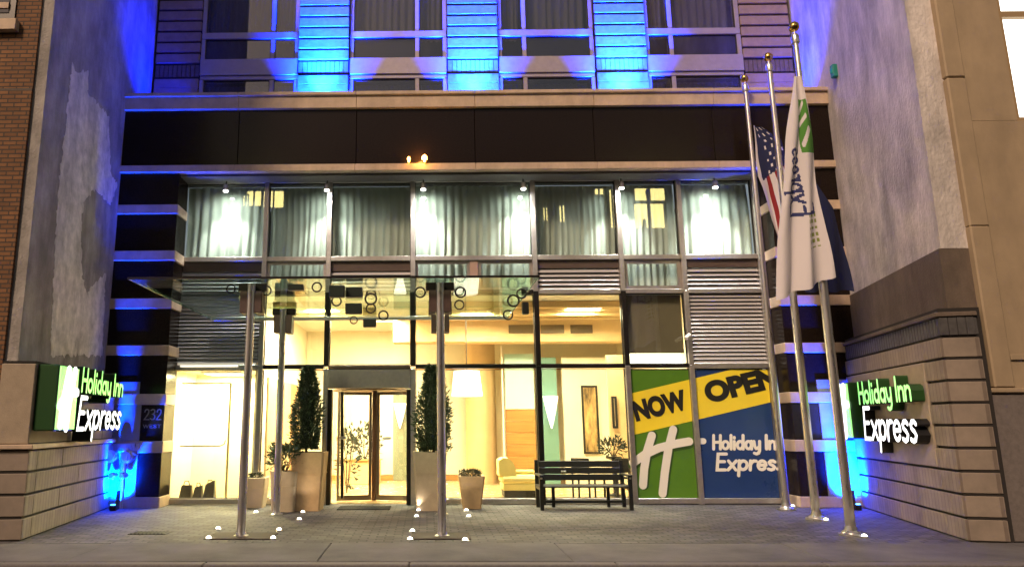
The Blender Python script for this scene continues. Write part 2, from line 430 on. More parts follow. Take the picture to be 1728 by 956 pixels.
# --- pillars: dark panels between proud stone bands
bands = [(5.90, 6.10), (4.90, 5.11), (3.90, 4.11), (2.95, 3.15), (1.97, 2.18), (1.04, 1.26), (0.0, .20)]
for x0, x1, ins in ((-6.6, -5.17, 1), (7.13, 8.75, -1)):
    bx0, bx1 = (x0, x1-.03) if ins == 1 else (x0+.03, x1)
    for z0, z1 in bands:
        piece('stone_band', STONE, hotel, x0, x1, FY-.02, GY-.02, z0, z1, .01)
    tops = [6.79]+[b[0] for b in bands]; bots = [b[1] for b in bands]
    for zt, zb in zip(tops, bots):
        piece('granite_panel', GRANITE, hotel, bx0, bx1, FY+.02, GY-.02, zb+.004, zt-.004, .006)
PALEP = mat('pale_grey_panel', (.26, .26, .29), .55, noise=.12, nscale=6)
for x0, x1 in ((-6.3, -5.66), (7.69, 8.5)):
    for z0, z1 in ((.204, 1.036), (1.264, 1.966), (2.184, 2.42)):
        piece('pale_panel', PALEP, hotel, x0+(.12 if z0 > 2 and x0 < 0 else 0), x1-(.06 if z0 > 2 and x0 < 0 else 0), FY-.004, FY+.03, z0, z1, .006)
# --- belt course, fascia and cornice, in lengths
def run(name, M, x0, x1, n, y0, y1, z0, z1, bev=.008, gap=.006):
    for i in range(n):
        a = x0+(x1-x0)*i/n; b = x0+(x1-x0)*(i+1)/n
        piece(name, M, hotel, a+gap/2, b-gap/2, y0, y1, z0, z1, bev)
run('belt_stone', STONE, -6.55, 8.68, 6, FY-.06, .25, 6.80, 6.95)
run('fascia_panel', GRANITE, -6.5, 8.62, 6, FY, .25, 6.955, 8.19)
run('cornice_stone', STONE, -6.52, 8.66, 6, FY-.08, .3, 8.20, 8.47)
run('cornice_cap', STONE, -6.54, 8.68, 6, FY-.13, .3, 8.475, 8.56, .012)
g = MB(); g.box(-6.5, 8.7, .3, UY+.1, 8.30, 8.50); g.build('podium_roof', ROOM, hotel)
g = MB(); g.box(-5.3, 7.1, -.50, .24, 6.745, 6.796); g.build('soffit', mat('soffit_grey', (.10, .09, .085), .7), hotel)
# --- curtain wall mullions and transoms
for i, x in enumerate(XS):
    w = .05
    for z0, z1, M in ((0, Z1, METAL if i in (0, 1, 5, 6, 7) else DARKM), (Z1, Z2, METAL if i in (0, 1, 6, 7) else DARKM), (Z2, Z4, METAL)):
        if i in (2, 3) and z0 == 0: continue
        piece('mullion', M, hotel, x-w, x+w, GY-.10, GY+.08, z0+.002, z1-.002, .006)
for i in range(7):
    a, b = XS[i]+.052, XS[i+1]-.052
    piece('transom', METAL, hotel, a, b, GY-.09, GY+.07, Z3-.05, Z3+.05, .006)
    piece('transom', METAL, hotel, a, b, GY-.07, GY+.07, Z4-.06, Z4-.004, .006)
    piece('transom', METAL if i in (4, 5, 6) else DARKM, hotel, a, b, GY-.085, GY+.07, Z2-.05, Z2+.04, .006)
    if i in (1, 3, 4, 5): piece('transom', DARKM, hotel, a, b, GY-.08, GY+.07, Z1-.045, Z1+.035, .006)
    if i in (0, 6): piece('transom', METAL, hotel, a, b, GY-.085, GY+.07, Z1-.06, Z1+.04, .006)
    if i != 2: piece('transom', METAL, hotel, a, b, GY-.09, GY+.07, .02, .12, .006)
# --- windows: pane (and frame) per opening
def pane(x0, x1, z0, z1, M=GLASS, Y=GY, frame=None, fw=.05, y=None):
    w = MB()
    if frame is None: frame, fw = DARKM, .012
    Yf = Y-.02
    w.box(x0, x0+fw, Yf, Y+.03, z0, z1); w.box(x1-fw, x1, Yf, Y+.03, z0, z1)
    w.box(x0+fw, x1-fw, Yf, Y+.03, z0, z0+fw); w.box(x0+fw, x1-fw, Yf, Y+.03, z1-fw, z1)
    f = w.build('window', frame, hotel)
    p = MB(); p.box(x0+fw, x1-fw, Y-.003, Y+.005, z0+fw, z1-fw); p.build('pane', M, f)
    return f
for i in range(7):
    pane(XS[i]+.053, XS[i+1]-.053, Z3+.052, Z4-.062)
pane(XS[1]+.053, XS[2]-.053, Z2+.042, Z3-.052, frame=METAL, fw=.06)
pane(XS[3]+.053, .94, Z2+.042, Z3-.052, frame=METAL, fw=.06)
pane(1.12, XS[4]-.053, Z2+.042, Z3-.052, frame=METAL, fw=.06)
piece('mullion', mat('rose_grey_panel', (.40, .27, .22), .5), hotel, .943, 1.117, GY-.05, GY+.05, Z2+.042, Z3-.052)
pane(XS[5]+.053, XS[6]-.053, Z2+.042, Z3-.052, frame=METAL, fw=.08)
for i in (1, 2, 3, 4, 5): pane(XS[i]+.053, XS[i+1]-.053, Z1+.037, Z2-.052)
for i in (0, 1, 3, 4, 5, 6): pane(XS[i]+.053, XS[i+1]-.053, .122, Z1-.062)
# --- louvres
def louvres(x0, x1, z0, z1, M=LOUV, pitch=.078, back=JOINT):
    g = MB(); g.box(x0, x1, GY+.05, GY+.09, z0, z1); g.build('louvre_back', back, hotel)
    n = int((z1-z0)/pitch); p = (z1-z0)/n
    for k in range(n):
        o = piece('slat', M, hotel, x0, x1, GY-.055, GY+.033, z0+k*p+.020, z0+k*p+.036, .004)
        o.rotation_euler = (R(47), 0, 0)
SPAN = mat('spandrel_brown', (.10, .07, .06), .35, noise=.1)
louvres(XS[0]+.053, XS[1]-.053, Z1+.10, Z2-.052)
louvres(XS[6]+.053, XS[7]-.053, Z1+.045, Z2-.052)
for i, zz in ((0, 4.78), (2, 4.78), (4, 4.82), (6, 4.82)):
    a, b = XS[i]+.053, XS[i+1]-.053
    g = MB(); g.box(a, b, GY-.02, GY+.06, zz, Z3-.052); g.build('spandrel_panel', SPAN, hotel)
    louvres(a, b, Z2+.045, zz-.004)
# --- small fascia and lit header over the left entrance bay
piece('header_light_strip', glow('strip_lamp', (1, .9, .7), 1.2), hotel, -5.1, -3.9, GY-.12, GY-.09, Z1-.0, Z1+.035, .004)
# --- interior rooms
def sheet(name, M, pts, parent=hotel):
    g = MB(); g.face(pts); return g.build(name, M, parent, flip=False)
def slab(name, M, x0, x1, y0, y1, z0, z1, parent=hotel):
    g = MB(); g.box(x0, x1, y0, y1, z0, z1); return g.build(name, M, parent)
slab('lobby_floor', FLOORM, -3.5, 5.55, .1, 6.0, -.10, .012)
slab('lobby_ceiling', WHITE, -3.5, 5.55, .1, 6.0, 4.25, 4.29)
slab('lobby_wall', CREAM, -3.5, 5.55, 6.0, 6.1, 0, 4.3)
slab('lobby_wall', CREAM, -3.58, -3.5, .1, 6.1, 0, 4.3)
slab('lobby_wall', CREAM, 5.55, 5.63, .1, 6.1, 0, 4.3)
slab('vestibule_wall', CREAM, -5.3, -3.58, 1.6, 1.7, 0, 2.74)
slab('vestibule_wall', CREAM, -5.38, -5.3, .1, 1.7, 0, 2.74)
slab('vestibule_ceiling', WHITE, -5.3, -3.58, .1, 1.7, 2.70, 2.74)
slab('vestibule_floor', FLOORM, -5.3, -3.58, .1, 1.7, -.10, .012)
slab('room_back', ROOM, -5.35, 7.2, 2.6, 2.7, 4.30, 6.9)
slab('room_floor', ROOM, -5.35, 7.2, .1, 2.6, 4.295, 4.31)
slab('graphic_backing', ROOM, 4.2, 7.1, .35, .40, 0, 2.7)
# soffit beam with grilles, cove, panels inside
Y = 3.2
a, b = at(690, 522, Y), at(1050, 575, Y)
slab('lobby_beam', ORANGE, a.x-.4, b.x+.3, Y, Y+.6, b.z, 4.25)
for u0, u1 in ((858, 905), (912, 952), (962, 1000)):
    p, q = at(u0, 548, Y), at(u1, 562, Y)
    piece('vent_grille', mat('grille_bronze', (.10, .07, .035), .5), hotel, p.x, q.x, Y-.03, Y-.002, q.z, p.z)
Y = 4.6
p, q = at(785, 560, Y), at(843, 835, Y)
g = MB()
n = 14
ring = [(p.x+(q.x-p.x)*(.5-.5*math.cos(math.pi*i/n)), Y+.4-.4*math.sin(math.pi*i/n)) for i in range(n+1)]
g.prism([(x, y, 0) for x, y in ring], [(x, y, 3.9) for x, y in ring]); g.build('lobby_column', ORANGE, hotel, smooth=True)
Y = 4.2
p, q = at(853, 690, Y), at(906, 790, Y)
nz = 6
for k in range(nz):
    z0 = q.z-.3+(p.z-q.z+.3)*k/nz; z1 = q.z-.3+(p.z-q.z+.3)*(k+1)/nz
    piece('wood_plank', WOOD, hotel, p.x, q.x, Y, Y+.05, z0+.004, z1-.004, .006)
slab('teal_panel', mat('pale_teal_paint', (.45, .66, .58), .6), p.x, q.x, Y+.01, Y+.05, p.z+.01, 3.4)
p, q = at(845, 575, Y-.1), at(853, 830, Y-.1)
slab('white_post', WHITE, p.x, q.x, Y-.2, Y, 0, 3.6)
p, q = at(908, 600, Y), at(945, 800, Y)
slab('teal_panel', TEAL, p.x, q.x, Y-.05, Y+.05, 0, 3.3)
p, q = at(945, 575, Y), at(1056, 800, Y)
slab('lobby_wall', CREAM, p.x+.01, q.x+.3, Y-.02, Y+.1, 0, 3.3)
p, q = at(1022, 575, 2.4), at(1060, 800, 2.4)
slab('lobby_wall', ORANGE, p.x, q.x+.2, 2.4, 2.5, .55, 3.2)
for k in range(9):
    x0 = -3.48+k*1.0
    piece('wall_panel', CREAM, hotel, x0+.01, min(x0+.99, 5.5), 5.95, 5.99, .16, 3.1, .012)
piece('skirting', WOOD, hotel, -3.48, 5.5, 5.93, 5.99, .013, .15, .006)
piece('picture_rail', WOOD, hotel, -3.48, 5.5, 5.94, 5.99, 3.12, 3.18, .006)
for k in range(4):
    piece('ceiling_beam', mat('tan_beam', (.60, .42, .2), .6), hotel, -3.48, 5.5, .75+.62*k, .85+.62*k, 4.10, 4.245, .01)
for k in range(5):
    piece('coat_panel', WOOD if k % 2 else ORANGE, hotel, -3.498, -3.46, .9+.9*k, 1.75+.9*k, .16, 2.6, .01)
# blind behind the glass over the green graphic, lit gap under it
slab('roller_blind', mat('olive_beige_blind', (.20, .16, .10), .8, noise=.08, nscale=2), XS[5]+.06, XS[6]-.06, .12, .15, 3.02, Z2-.06)
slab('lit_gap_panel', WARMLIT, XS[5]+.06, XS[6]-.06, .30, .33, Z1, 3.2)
# vestibule glass door with a push bar
dl = MB()
p, q = at(390, 645, .12), at(296, 845, .12)
dl.box(p.x-.02, p.x+.02, .10, .14, .12, p.z); dl.box(q.x, p.x, .10, .14, p.z-.03, p.z)
d = dl.build('door_frame', mat('pale_brass', (.6, .5, .3), .4, metal=.5), hotel)
z = at(340, 752, .05).z
g = MB(); g.tube([(q.x+.05, .04, z), (p.x-.15, .04, z), (p.x-.06, .04, z+.04), (p.x-.04, .04, z+.12)], .014); g.build('push_bar', DARKM, d, smooth=True)
# --- revolving door
RX0, RX1 = -2.07, -.27
rc, rr = (RX0+RX1)/2, (RX1-RX0)/2-.06
rd = bpy.data.objects.new('revolving_door', None); COL.objects.link(rd); rd.parent = hotel
HZ = 2.28
for x in (RX0, RX1): piece('jamb', METAL, rd, x-.05, x+.05, -.14, .10, 0, Z1-.05, .008)
for x in (RX0+.095, RX1-.095): piece('jamb_lining', DARKM, rd, x-.042, x+.042, -.12, .12, 0, HZ, .006)
piece('header', METAL, rd, RX0+.052, RX1-.052, -.16, .10, HZ+.02, Z1-.06, .012)
piece('header_trim', mat('header_bronze', (.14, .10, .075), .35, metal=.5), rd, RX0+.052, RX1-.052, -.175, .10, Z1-.056, Z1+.02, .01)
g = MB(); g.lathe([(rr, HZ), (rr, HZ+.03)], rc, .75, 40); g.build('drum_ceiling', mat('drum_brown', (.12, .08, .05), .5), rd)
g = MB()
for k in range(0, 13):
    for s in (0, 180):
        a0 = R(s-52+8*k) if s == 0 else R(s-52+8*k); a1 = a0+R(8)
        if k < 13:
            g.face([(rc+rr*math.cos(a0), .85+rr*math.sin(a0), .02), (rc+rr*math.cos(a1), .85+rr*math.sin(a1), .02), (rc+rr*math.cos(a1), .85+rr*math.sin(a1), HZ), (rc+rr*math.cos(a0), .85+rr*math.sin(a0), HZ)])
g.build('curved_pane', GLASS, rd, flip=False)
g = MB(); g.lathe([(.05, .02), (.05, HZ)], rc+.06, .62, 16); g.build('centre_post', mat('brown_post', (.16, .075, .04), .4), rd, smooth=True)
for k, (ang, L) in enumerate(((196, .79), (346, .77), (92, .74))):
    a = R(ang); c, s = math.cos(a), math.sin(a)
    def q(r, t, z): return (rc+.06+c*r-s*t, .62+s*r+c*t, z)
    w = MB()
    def bar(r0, r1, z0, z1, t=.025):
        w.prism([q(r0, -t, z0), q(r1, -t, z0), q(r1, t, z0), q(r0, t, z0)], [q(r0, -t, z1), q(r1, -t, z1), q(r1, t, z1), q(r0, t, z1)])
    bar(.06, .115, .03, HZ-.03); bar(L-.045, L, .03, HZ-.03); bar(.115, L-.045, .03, .13); bar(.115, L-.045, HZ-.09, HZ-.03)
    wing = w.build('door_wing', mat('walnut_bronze', (.17, .125, .095), .4, metal=.4), rd)
    g = MB(); g.face([q(.115, 0, .13), q(L-.045, 0, .13), q(L-.045, 0, HZ-.09), q(.115, 0, HZ-.09)]); g.build('wing_pane', GLASS, rd, flip=False)
for u, v in ((578, 738), (654, 739)):
    p = at(u, v, .02); piece('door_sticker', mat('white_sticker', (.85, .82, .75), .5), rd, p.x-.07, p.x+.07, .015, .022, p.z-.03, p.z+.03, .002)
p = at(577, 660, .02); q2 = at(577, 835, .02)
g = MB(); g.tube([(p.x, .05, p.z), (q2.x, .05, .12)], .032, 10); g.build('pull_bar', BLACK, rd, smooth=True)
for x0, x1 in ((XS[1]+.06, XS[2]-.06),):
    pass
# --- upper facade
g = MB(); g.box(-6.7, 9.2, UY+.7, UY+.8, 8.3, 15.5); g.build('upper_room_back', ROOM, hotel)
PXS = [(-3.08, -1.85), (.56, 1.79), (4.16, 5.39)]
def courses(name, M, SM, x0, x1, y0):
    z = 9.36
    while z < 14.5:
        if abs(z-9.84) < .02:
            nb = max(6, int((x1-x0)/.105))
            for k in range(nb):
                a = x0+(x1-x0)*k/nb
                piece('soldier_brick', SM, hotel, a+.006, a+(x1-x0)/nb-.006, y0+.03, y0+.2, 9.93, 10.24, .006)
            z = 10.26; continue
        piece(name, M, hotel, x0, x1, y0, y0+.2, z+.028, z+.27, .012)
        z += .29 if z > 10 else .24
    g = MB(); g.box(x0, x1, y0+.045, y0+.3, 8.4, 14.8); g.build('joint_backing', JOINT, hotel)
courses('stone_course', STONE_UP, SOLDIER_UP, -6.62, -5.53, UY)
courses('stone_course', STONE_UP, SOLDIER_UP, 7.76, 8.95, UY)
for x0, x1 in PXS: courses('pilaster_course', PIL, PIL, x0, x1, UY-.12)
UB = [(-5.5, -3.10, -3.74), (-1.83, .54, -.18), (1.81, 4.14, 2.45), (5.41, 7.73, 6.04)]
GY2 = UY+.06
for a, b, mx in UB:
    piece('slab_band', METAL_UP, hotel, a, b, UY-.04, UY+.25, 9.93, 10.36, .01)
    for z0, z1 in ((9.83, 9.925), (10.92, 11.09), (12.6, 12.75)):
        piece('upper_transom', METAL_UP, hotel, a, b, UY, UY+.2, z0, z1, .008)
    for x in (a+.04, mx, b-.04):
        for z0, z1 in ((8.6, 9.826), (10.364, 10.916), (11.094, 12.596), (12.754, 14.6)):
            piece('upper_mullion', METAL_UP, hotel, x-.05, x+.05, UY+.01, UY+.19, z0, z1, .006)
    for x0, x1 in ((a+.094, mx-.054), (mx+.054, b-.094)):
        for z0, z1 in ((8.6, 9.82), (10.37, 10.912), (11.098, 12.59), (12.76, 14.5)):
            pane(x0, x1, z0, z1, GLASS_UP, GY2)
        wide = x1-x0 > 1
        if wide: piece('spandrel_panel', mat('upper_spandrel', (.028, .022, .024), .4), hotel, x0, x1, GY2+.03, GY2+.06, 10.37, 10.91)

# ================================================================== CURTAINS (hang inside, one per bay)
def curtain(x0, x1, y, z0, z1, M, label, group, folds, amp=.05, seed=0, name='curtain'):
    rnd = random.Random(seed); n = folds*10; ph = [rnd.uniform(-.8, .8) for _ in range(folds+2)]
    g = MB(); rows = 6; k = 0
    vs = []
    for j in range(rows+1):
        t = j/rows; z = z1+(z0-z1)*t
        for i in range(n+1):
            s = i/n; f = s*folds; c = int(f)
            w = math.sin(2*math.pi*f+ph[c]*.6*(1-abs(2*(f-c)-1))*2)
            a = amp*(.45+.55*t)*(.7+.5*ph[c % len(ph)])
            vs.append((x0+(x1-x0)*s+.02*math.sin(5*t+ph[c]), y+a*w, z))
    g.v = vs
    for j in range(rows):
        for i in range(n):
            g.f.append((j*(n+1)+i, j*(n+1)+i+1, (j+1)*(n+1)+i+1, (j+1)*(n+1)+i)); g.m.append(0)
    o = g.build(name, M, None, smooth=False, flip=False); o.data.shade_smooth()
    c = Vector(((x0+x1)/2, y, z0))
    o.data.transform(Matrix.Translation(-c)); o.location = c
    return tag(o, label, 'curtain', group, 'thing')
CG = 'sheer curtains behind the floodlit windows'
CL = ['pale sheer curtain in the leftmost floodlit window, yellow glint at its right',
      'sheer curtain in the narrow second floodlit window from the left',
      'sheer grey curtain in the floodlit window straight above the revolving door',
      'wide sheer curtain in the broadest floodlit window, brightly lit at both ends',
      'dark grey sheer curtain just right of the broadest floodlit window',
      'sheer curtain over the OPEN NOW green window graphic, yellow reflection beside it',
      'brightest white sheer curtain in the rightmost floodlit window by the flags']
CL[5] = 'sheer curtain in the floodlit window above the green window graphic'
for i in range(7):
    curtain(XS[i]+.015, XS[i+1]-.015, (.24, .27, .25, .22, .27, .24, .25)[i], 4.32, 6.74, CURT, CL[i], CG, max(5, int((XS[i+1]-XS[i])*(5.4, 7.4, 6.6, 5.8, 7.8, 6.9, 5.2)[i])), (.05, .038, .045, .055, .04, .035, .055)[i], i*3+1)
UG = 'dim curtains in the upper hotel windows'
names = ['leftmost', 'second', 'third', 'rightmost']
for k, (a, b, mx) in enumerate(UB):
    where = ['left of the blue pilasters', 'between left and middle blue pilasters', 'between middle and right blue pilasters', 'right of the blue pilasters'][k]
    for x0, x1 in ((a+.12, mx-.08), (mx+.08, b-.12)):
        wd = 'wide' if x1-x0 > 1 else 'narrow'
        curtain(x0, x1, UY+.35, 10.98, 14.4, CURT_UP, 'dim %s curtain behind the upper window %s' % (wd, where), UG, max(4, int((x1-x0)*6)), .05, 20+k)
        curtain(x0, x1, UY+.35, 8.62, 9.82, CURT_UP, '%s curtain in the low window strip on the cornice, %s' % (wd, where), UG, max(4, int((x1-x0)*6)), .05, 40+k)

# ================================================================== SIDE WALLS AND NEIGHBOURS
def wall_root(name, p, q, label, cat, group=None):
    """an Empty at p whose local x runs along the wall to q and whose local -y faces out of it"""
    return thing(name, (p[0], p[1], 0), label, cat, group, math.atan2(q[1]-p[1], q[0]-p[0]))
def lp(root, name, M, s0, s1, d0, d1, z0, z1, bev=.008):
    L = root.location
    return piece(name, M, root, L.x+s0, L.x+s1, L.y-d1, L.y-d0, z0, z1, bev)
def wmat(root): return Matrix.Translation(root.location) @ Matrix.Rotation(root.rotation_euler[2], 4, 'Z')
def build_world(mb, name, M, root, **k):
    o = mb.build(name, M, None, **k); o.parent = root; o.matrix_parent_inverse = wmat(root).inverted(); return o
def lerp2(p, q, Y):
    t = (Y-p[1])/(q[1]-p[1]); return (p[0]+(q[0]-p[0])*t, Y)
CH = .31
# --- left
LB = ((-5.65, -4.55), (-6.15, -.6)); LU = ((-5.96, -4.55), (-6.45, -.6))
lw = wall_root('side_wall', *LB, 'rough grey stucco side wall left of the hotel, with flaking white paint over scored stone', 'wall')
LEN = 3.93
for k in range(4):
    z0 = k*CH
    for j, (s0, s1) in enumerate(((0, .31), (.31, 2.1), (2.1, LEN)) if k % 2 == 0 else ((0, .31), (.31, 1.3), (1.3, 3.1), (3.1, LEN))):
        lp(lw, 'stone_course', COURSE, s0+.003, s1-.003, -.45, 0, z0+.018, z0+CH-.018, .008)
g = MB(); Lx, Ly = lw.location.x, lw.location.y
g.box(Lx+.02, Lx+LEN, Ly+.03, Ly+.5, 0, 2.5); g.build('joint_backing', JOINT, lw)
lp(lw, 'ledge', STONE, -.06, LEN, -.5, .06, 1.245, 1.315, .012)
lp(lw, 'sign_panel', PANEL, .0, 3.3, -.5, -.03, 1.32, 2.46, .01)
lp(lw, 'sign_panel', PANEL, 3.306, LEN, -.5, -.03, 1.32, 2.46, .01)
a, b = lerp2(*LU, -4.55), lerp2(*LU, 2.2)
g = MB(); g.prism([(a[0], a[1], 0), (b[0], b[1], 0), (b[0]-1, b[1], 0), (a[0]-.22, a[1], 0)], [(a[0], a[1], 16), (b[0], b[1], 16), (b[0]-1, b[1], 16), (a[0]-.22, a[1], 16)])
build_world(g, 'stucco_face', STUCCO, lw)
def on_wall(u, v, P, Q, d=0):
    n = Vector((Q[1]-P[1], -(Q[0]-P[0]), 0)).normalized(); dd = ray(u, v)
    o = Vector((P[0], P[1], 0)); w = CAM+dd*(n.dot(o-CAM)/n.dot(dd)); return w
def paint_patch(pts, P, Q, M, root, out, name, jag=.05, seed=1):
    rnd = random.Random(seed)
    W = [on_wall(u, v, P, Q) for u, v in pts]
    D = Vector((Q[0]-P[0], Q[1]-P[1], 0)).normalized()
    pl = []
    for i, p in enumerate(W):
        q = W[(i+1) % len(W)]; n = max(1, int((q-p).length/.06))
        for k in range(n):
            t = k/n; j = jag if 0 < k else jag*.3
            pl.append(p.lerp(q, t)+D*rnd.uniform(-j, j)+Vector((0, 0, rnd.uniform(-j, j))))
    N = Vector(out)
    g = MB(); g.prism([p-N*.03 for p in pl], [p+N*.006 for p in pl]); return build_world(g, name, M, root)
NL = (math.cos(R(5)), math.sin(R(5)), 0)
paint_patch([(122, 105), (128, 122), (148, 118), (148, 158), (166, 178), (183, 195), (186, 290), (198, 312), (186, 345), (160, 318), (140, 340), (136, 400), (139, 470), (147, 498), (152, 485), (178, 462), (172, 600), (84, 600), (97, 330)], *LU, PATCH, lw, NL, 'paint_patch', .045, 3)
# --- right
RB = ((8.3, -.6), (7.335, -4.62)); RU = ((8.56, -.6), (7.56, -4.6))
rw = wall_root('side_wall', *RB, 'pale concrete side wall right of the hotel, above brown render and scored stone courses', 'wall')
LEN = math.hypot(RB[1][0]-RB[0][0], RB[1][1]-RB[0][1])
for k in range(9):
    z0 = k*CH
    cuts = ((-.05, 1.9), (1.9, 3.55), (3.55, LEN)) if k % 2 == 0 else ((-.05, 1.0), (1.0, 2.7), (2.7, 3.8), (3.8, LEN))
    for s0, s1 in cuts:
        if 3 <= k <= 7 and s0 < 3.0 and s1 < 3.6: continue
        lp(rw, 'stone_course', COURSE, s0+.003, s1-.003, -.5, 0, z0+.018, z0+CH-.018, .008)
g = MB(); Lx, Ly = rw.location.x, rw.location.y
g.box(Lx-.05, Lx+LEN-.02, Ly+.04, Ly+.55, 0, 3.2); g.build('joint_backing', JOINT, rw)
lp(rw, 'sign_panel', PANEL, -.05, 1.75, -.5, .012, 3*CH+.02, 8*CH-.01, .01)
lp(rw, 'sign_panel', PANEL, 1.756, 3.52, -.5, .012, 3*CH+.02, 8*CH-.01, .01)
nb = 40
for k in range(nb):
    s0 = -.05+(LEN+.05)*k/nb; s1 = -.05+(LEN+.05)*(k+1)/nb
    lp(rw, 'brick', SOLDIER, s0+.008, s1-.008, -.5, -.02, 9*CH+.02, 9*CH+.27, .005)
for k in range(4):
    L = rw.location
    piece('brick', SOLDIER, rw, L.x+LEN-.02, L.x+LEN+.012, L.y+.03+.11*k, L.y+.13+.11*k, 9*CH+.02, 9*CH+.27, .005)
lp(rw, 'ledge', CONC_D, -.05, LEN+.03, -.5, .02, 9*CH+.285, 9*CH+.35, .01)
a, b = lerp2(*RU, -4.6), lerp2(*RU, 2.2)
def wedge(z0, z1, M, name, o):
    g = MB(); g.prism([(a[0]-o, a[1], z0), (b[0]-o, b[1], z0), (b[0]+1, b[1], z0), (a[0]+.6, a[1], z0)], [(a[0]-o, a[1], z1), (b[0]-o, b[1], z1), (b[0]+1, b[1], z1), (a[0]+.6, a[1], z1)])
    return build_world(g, name, M, rw)
wedge(0, 4.09, CONC_D, 'render_band', .03)
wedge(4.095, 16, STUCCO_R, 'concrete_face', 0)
for i, zz in enumerate((5.75, 7.0)):
    pass
# --- brick building far left
bb = thing('brick_building', (-8, -4.5, 0), 'brown brick building at the far left edge, its front flush with the pavement', 'building')
slab('brick_front', BRICK, -16, -6.15, -4.60, -4.556, 0, 6.72, bb)
slab('brick_front_upper', BRICK, -16, -6.15, -4.585, -4.556, 6.76, 16, bb)
slab('string_course', CONC_D, -16, -6.15, -4.595, -4.556, 6.722, 6.758, bb)
slab('plinth', GREYB, -16, -6.16, -4.66, -4.602, 0, .5, bb)
slab('window_sill', STONE, -9.4, -6.47, -4.70, -4.58, 7.72, 7.90, bb)
w = slab('window', DARKM, -9.3, -6.55, -4.61, -4.57, 7.95, 10.2, bb)
g = MB(); g.box(-9.2, -8.1, -4.622, -4.611, 8.05, 10.1); g.box(-8.0, -6.65, -4.622, -4.611, 8.05, 10.1); g.build('pane', mat('dark_pane', (.03, .03, .04), .1), w)
slab('window_sash', STONE, -9.2, -6.65, -4.64, -4.623, 8.12, 8.22, bb)
# --- stone building far right
tb = thing('stone_building', (10, -4.6, 0), 'tan limestone building at the far right edge with a glowing white window', 'building')
slab('stone_front', TAN, 8.25, 18, -4.66, -4.0, 2.065, 6.05, tb)
slab('stone_front_upper', TAN, 8.25, 8.94, -4.66, -4.0, 6.055, 16, tb)
slab('stone_front_upper', TAN, 11.2, 18, -4.66, -4.0, 6.055, 16, tb)
slab('stone_front_upper', TAN, 8.945, 11.195, -4.66, -4.0, 9.9, 16, tb)
for z0 in (2.065, 4.4, 6.75, 9.1, 11.45):
    piece('corner_stone', TAN, tb, 7.96, 8.245, -4.70, -4.0, z0, z0+2.34, .02)
for k in range(6):
    piece('base_stone', GREYB, tb, 7.80+1.7*k, 9.49+1.7*k, -4.68, -4.0, .005, 1.98, .015)
piece('base_course', TAN, tb, 7.86, 18, -4.72, -4.0, 1.99, 2.06, .015)
piece('base_course', TAN, tb, 8.25, 18, -4.69, -4.67, 2.45, 2.53, .008)
f = MB()
f.box(8.945, 9.03, -4.60, -4.4, 6.06, 9.89); f.box(11.11, 11.19, -4.60, -4.4, 6.06, 9.89); f.box(9.03, 11.11, -4.60, -4.4, 7.80, 7.90); f.box(9.03, 11.11, -4.60, -4.4, 6.06, 6.13); f.box(9.03, 11.11, -4.6, -4.4, 9.80, 9.89)
w = f.build('window', mat('ochre_frame', (.30, .2, .1), .6), tb)
g = MB(); g.box(9.03, 11.11, -4.52, -4.50, 6.13, 7.80); g.box(9.03, 11.11, -4.52, -4.50, 7.90, 9.80); g.build('pane', LITWIN, w)

# --- across the street (seen only as glints in the hotel glass)
ob = thing('apartment_building', (0, -26, 0), 'dark apartment block across the street with a few lit yellow windows', 'building')
slab('wall', mat('sooty_brick', (.10, .08, .075), .9), -30, 34, -30, -24.05, 0, 15.6, ob)
def lit(u0, v0, u1, v1):
    p, q = at(u0, v0, 24), at(u1, v1, 24)
    x0, x1, z0, z1 = p.x, q.x, q.z, p.z
    f = MB(); f.box(x0-.1, x1+.1, -24.05, -24.0, z0-.1, z0); f.box(x0-.1, x1+.1, -24.05, -24.0, z1, z1+.1); f.box(x0-.1, x0, -24.05, -24.0, z0, z1); f.box(x1, x1+.1, -24.05, -24.0, z0, z1)
    f.box((x0+x1)/2-.05, (x0+x1)/2+.05, -24.04, -23.99, z0, z1)
    w = f.build('window', METAL_UP, ob)
    g = MB(); g.box(x0, x1, -24.04, -24.02, z0, z1); g.build('pane', OPPWIN, w)
lit(418, 313, 440, 347); lit(446, 313, 478, 350); lit(411, 330, 417, 347)
lit(1003, 306, 1018, 328); lit(1070, 308, 1122, 338); lit(1070, 344, 1122, 384); lit(1028, 320, 1040, 384)
lit(917, 350, 924, 372); lit(944, 347, 953, 374); lit(990, 308, 998, 420)

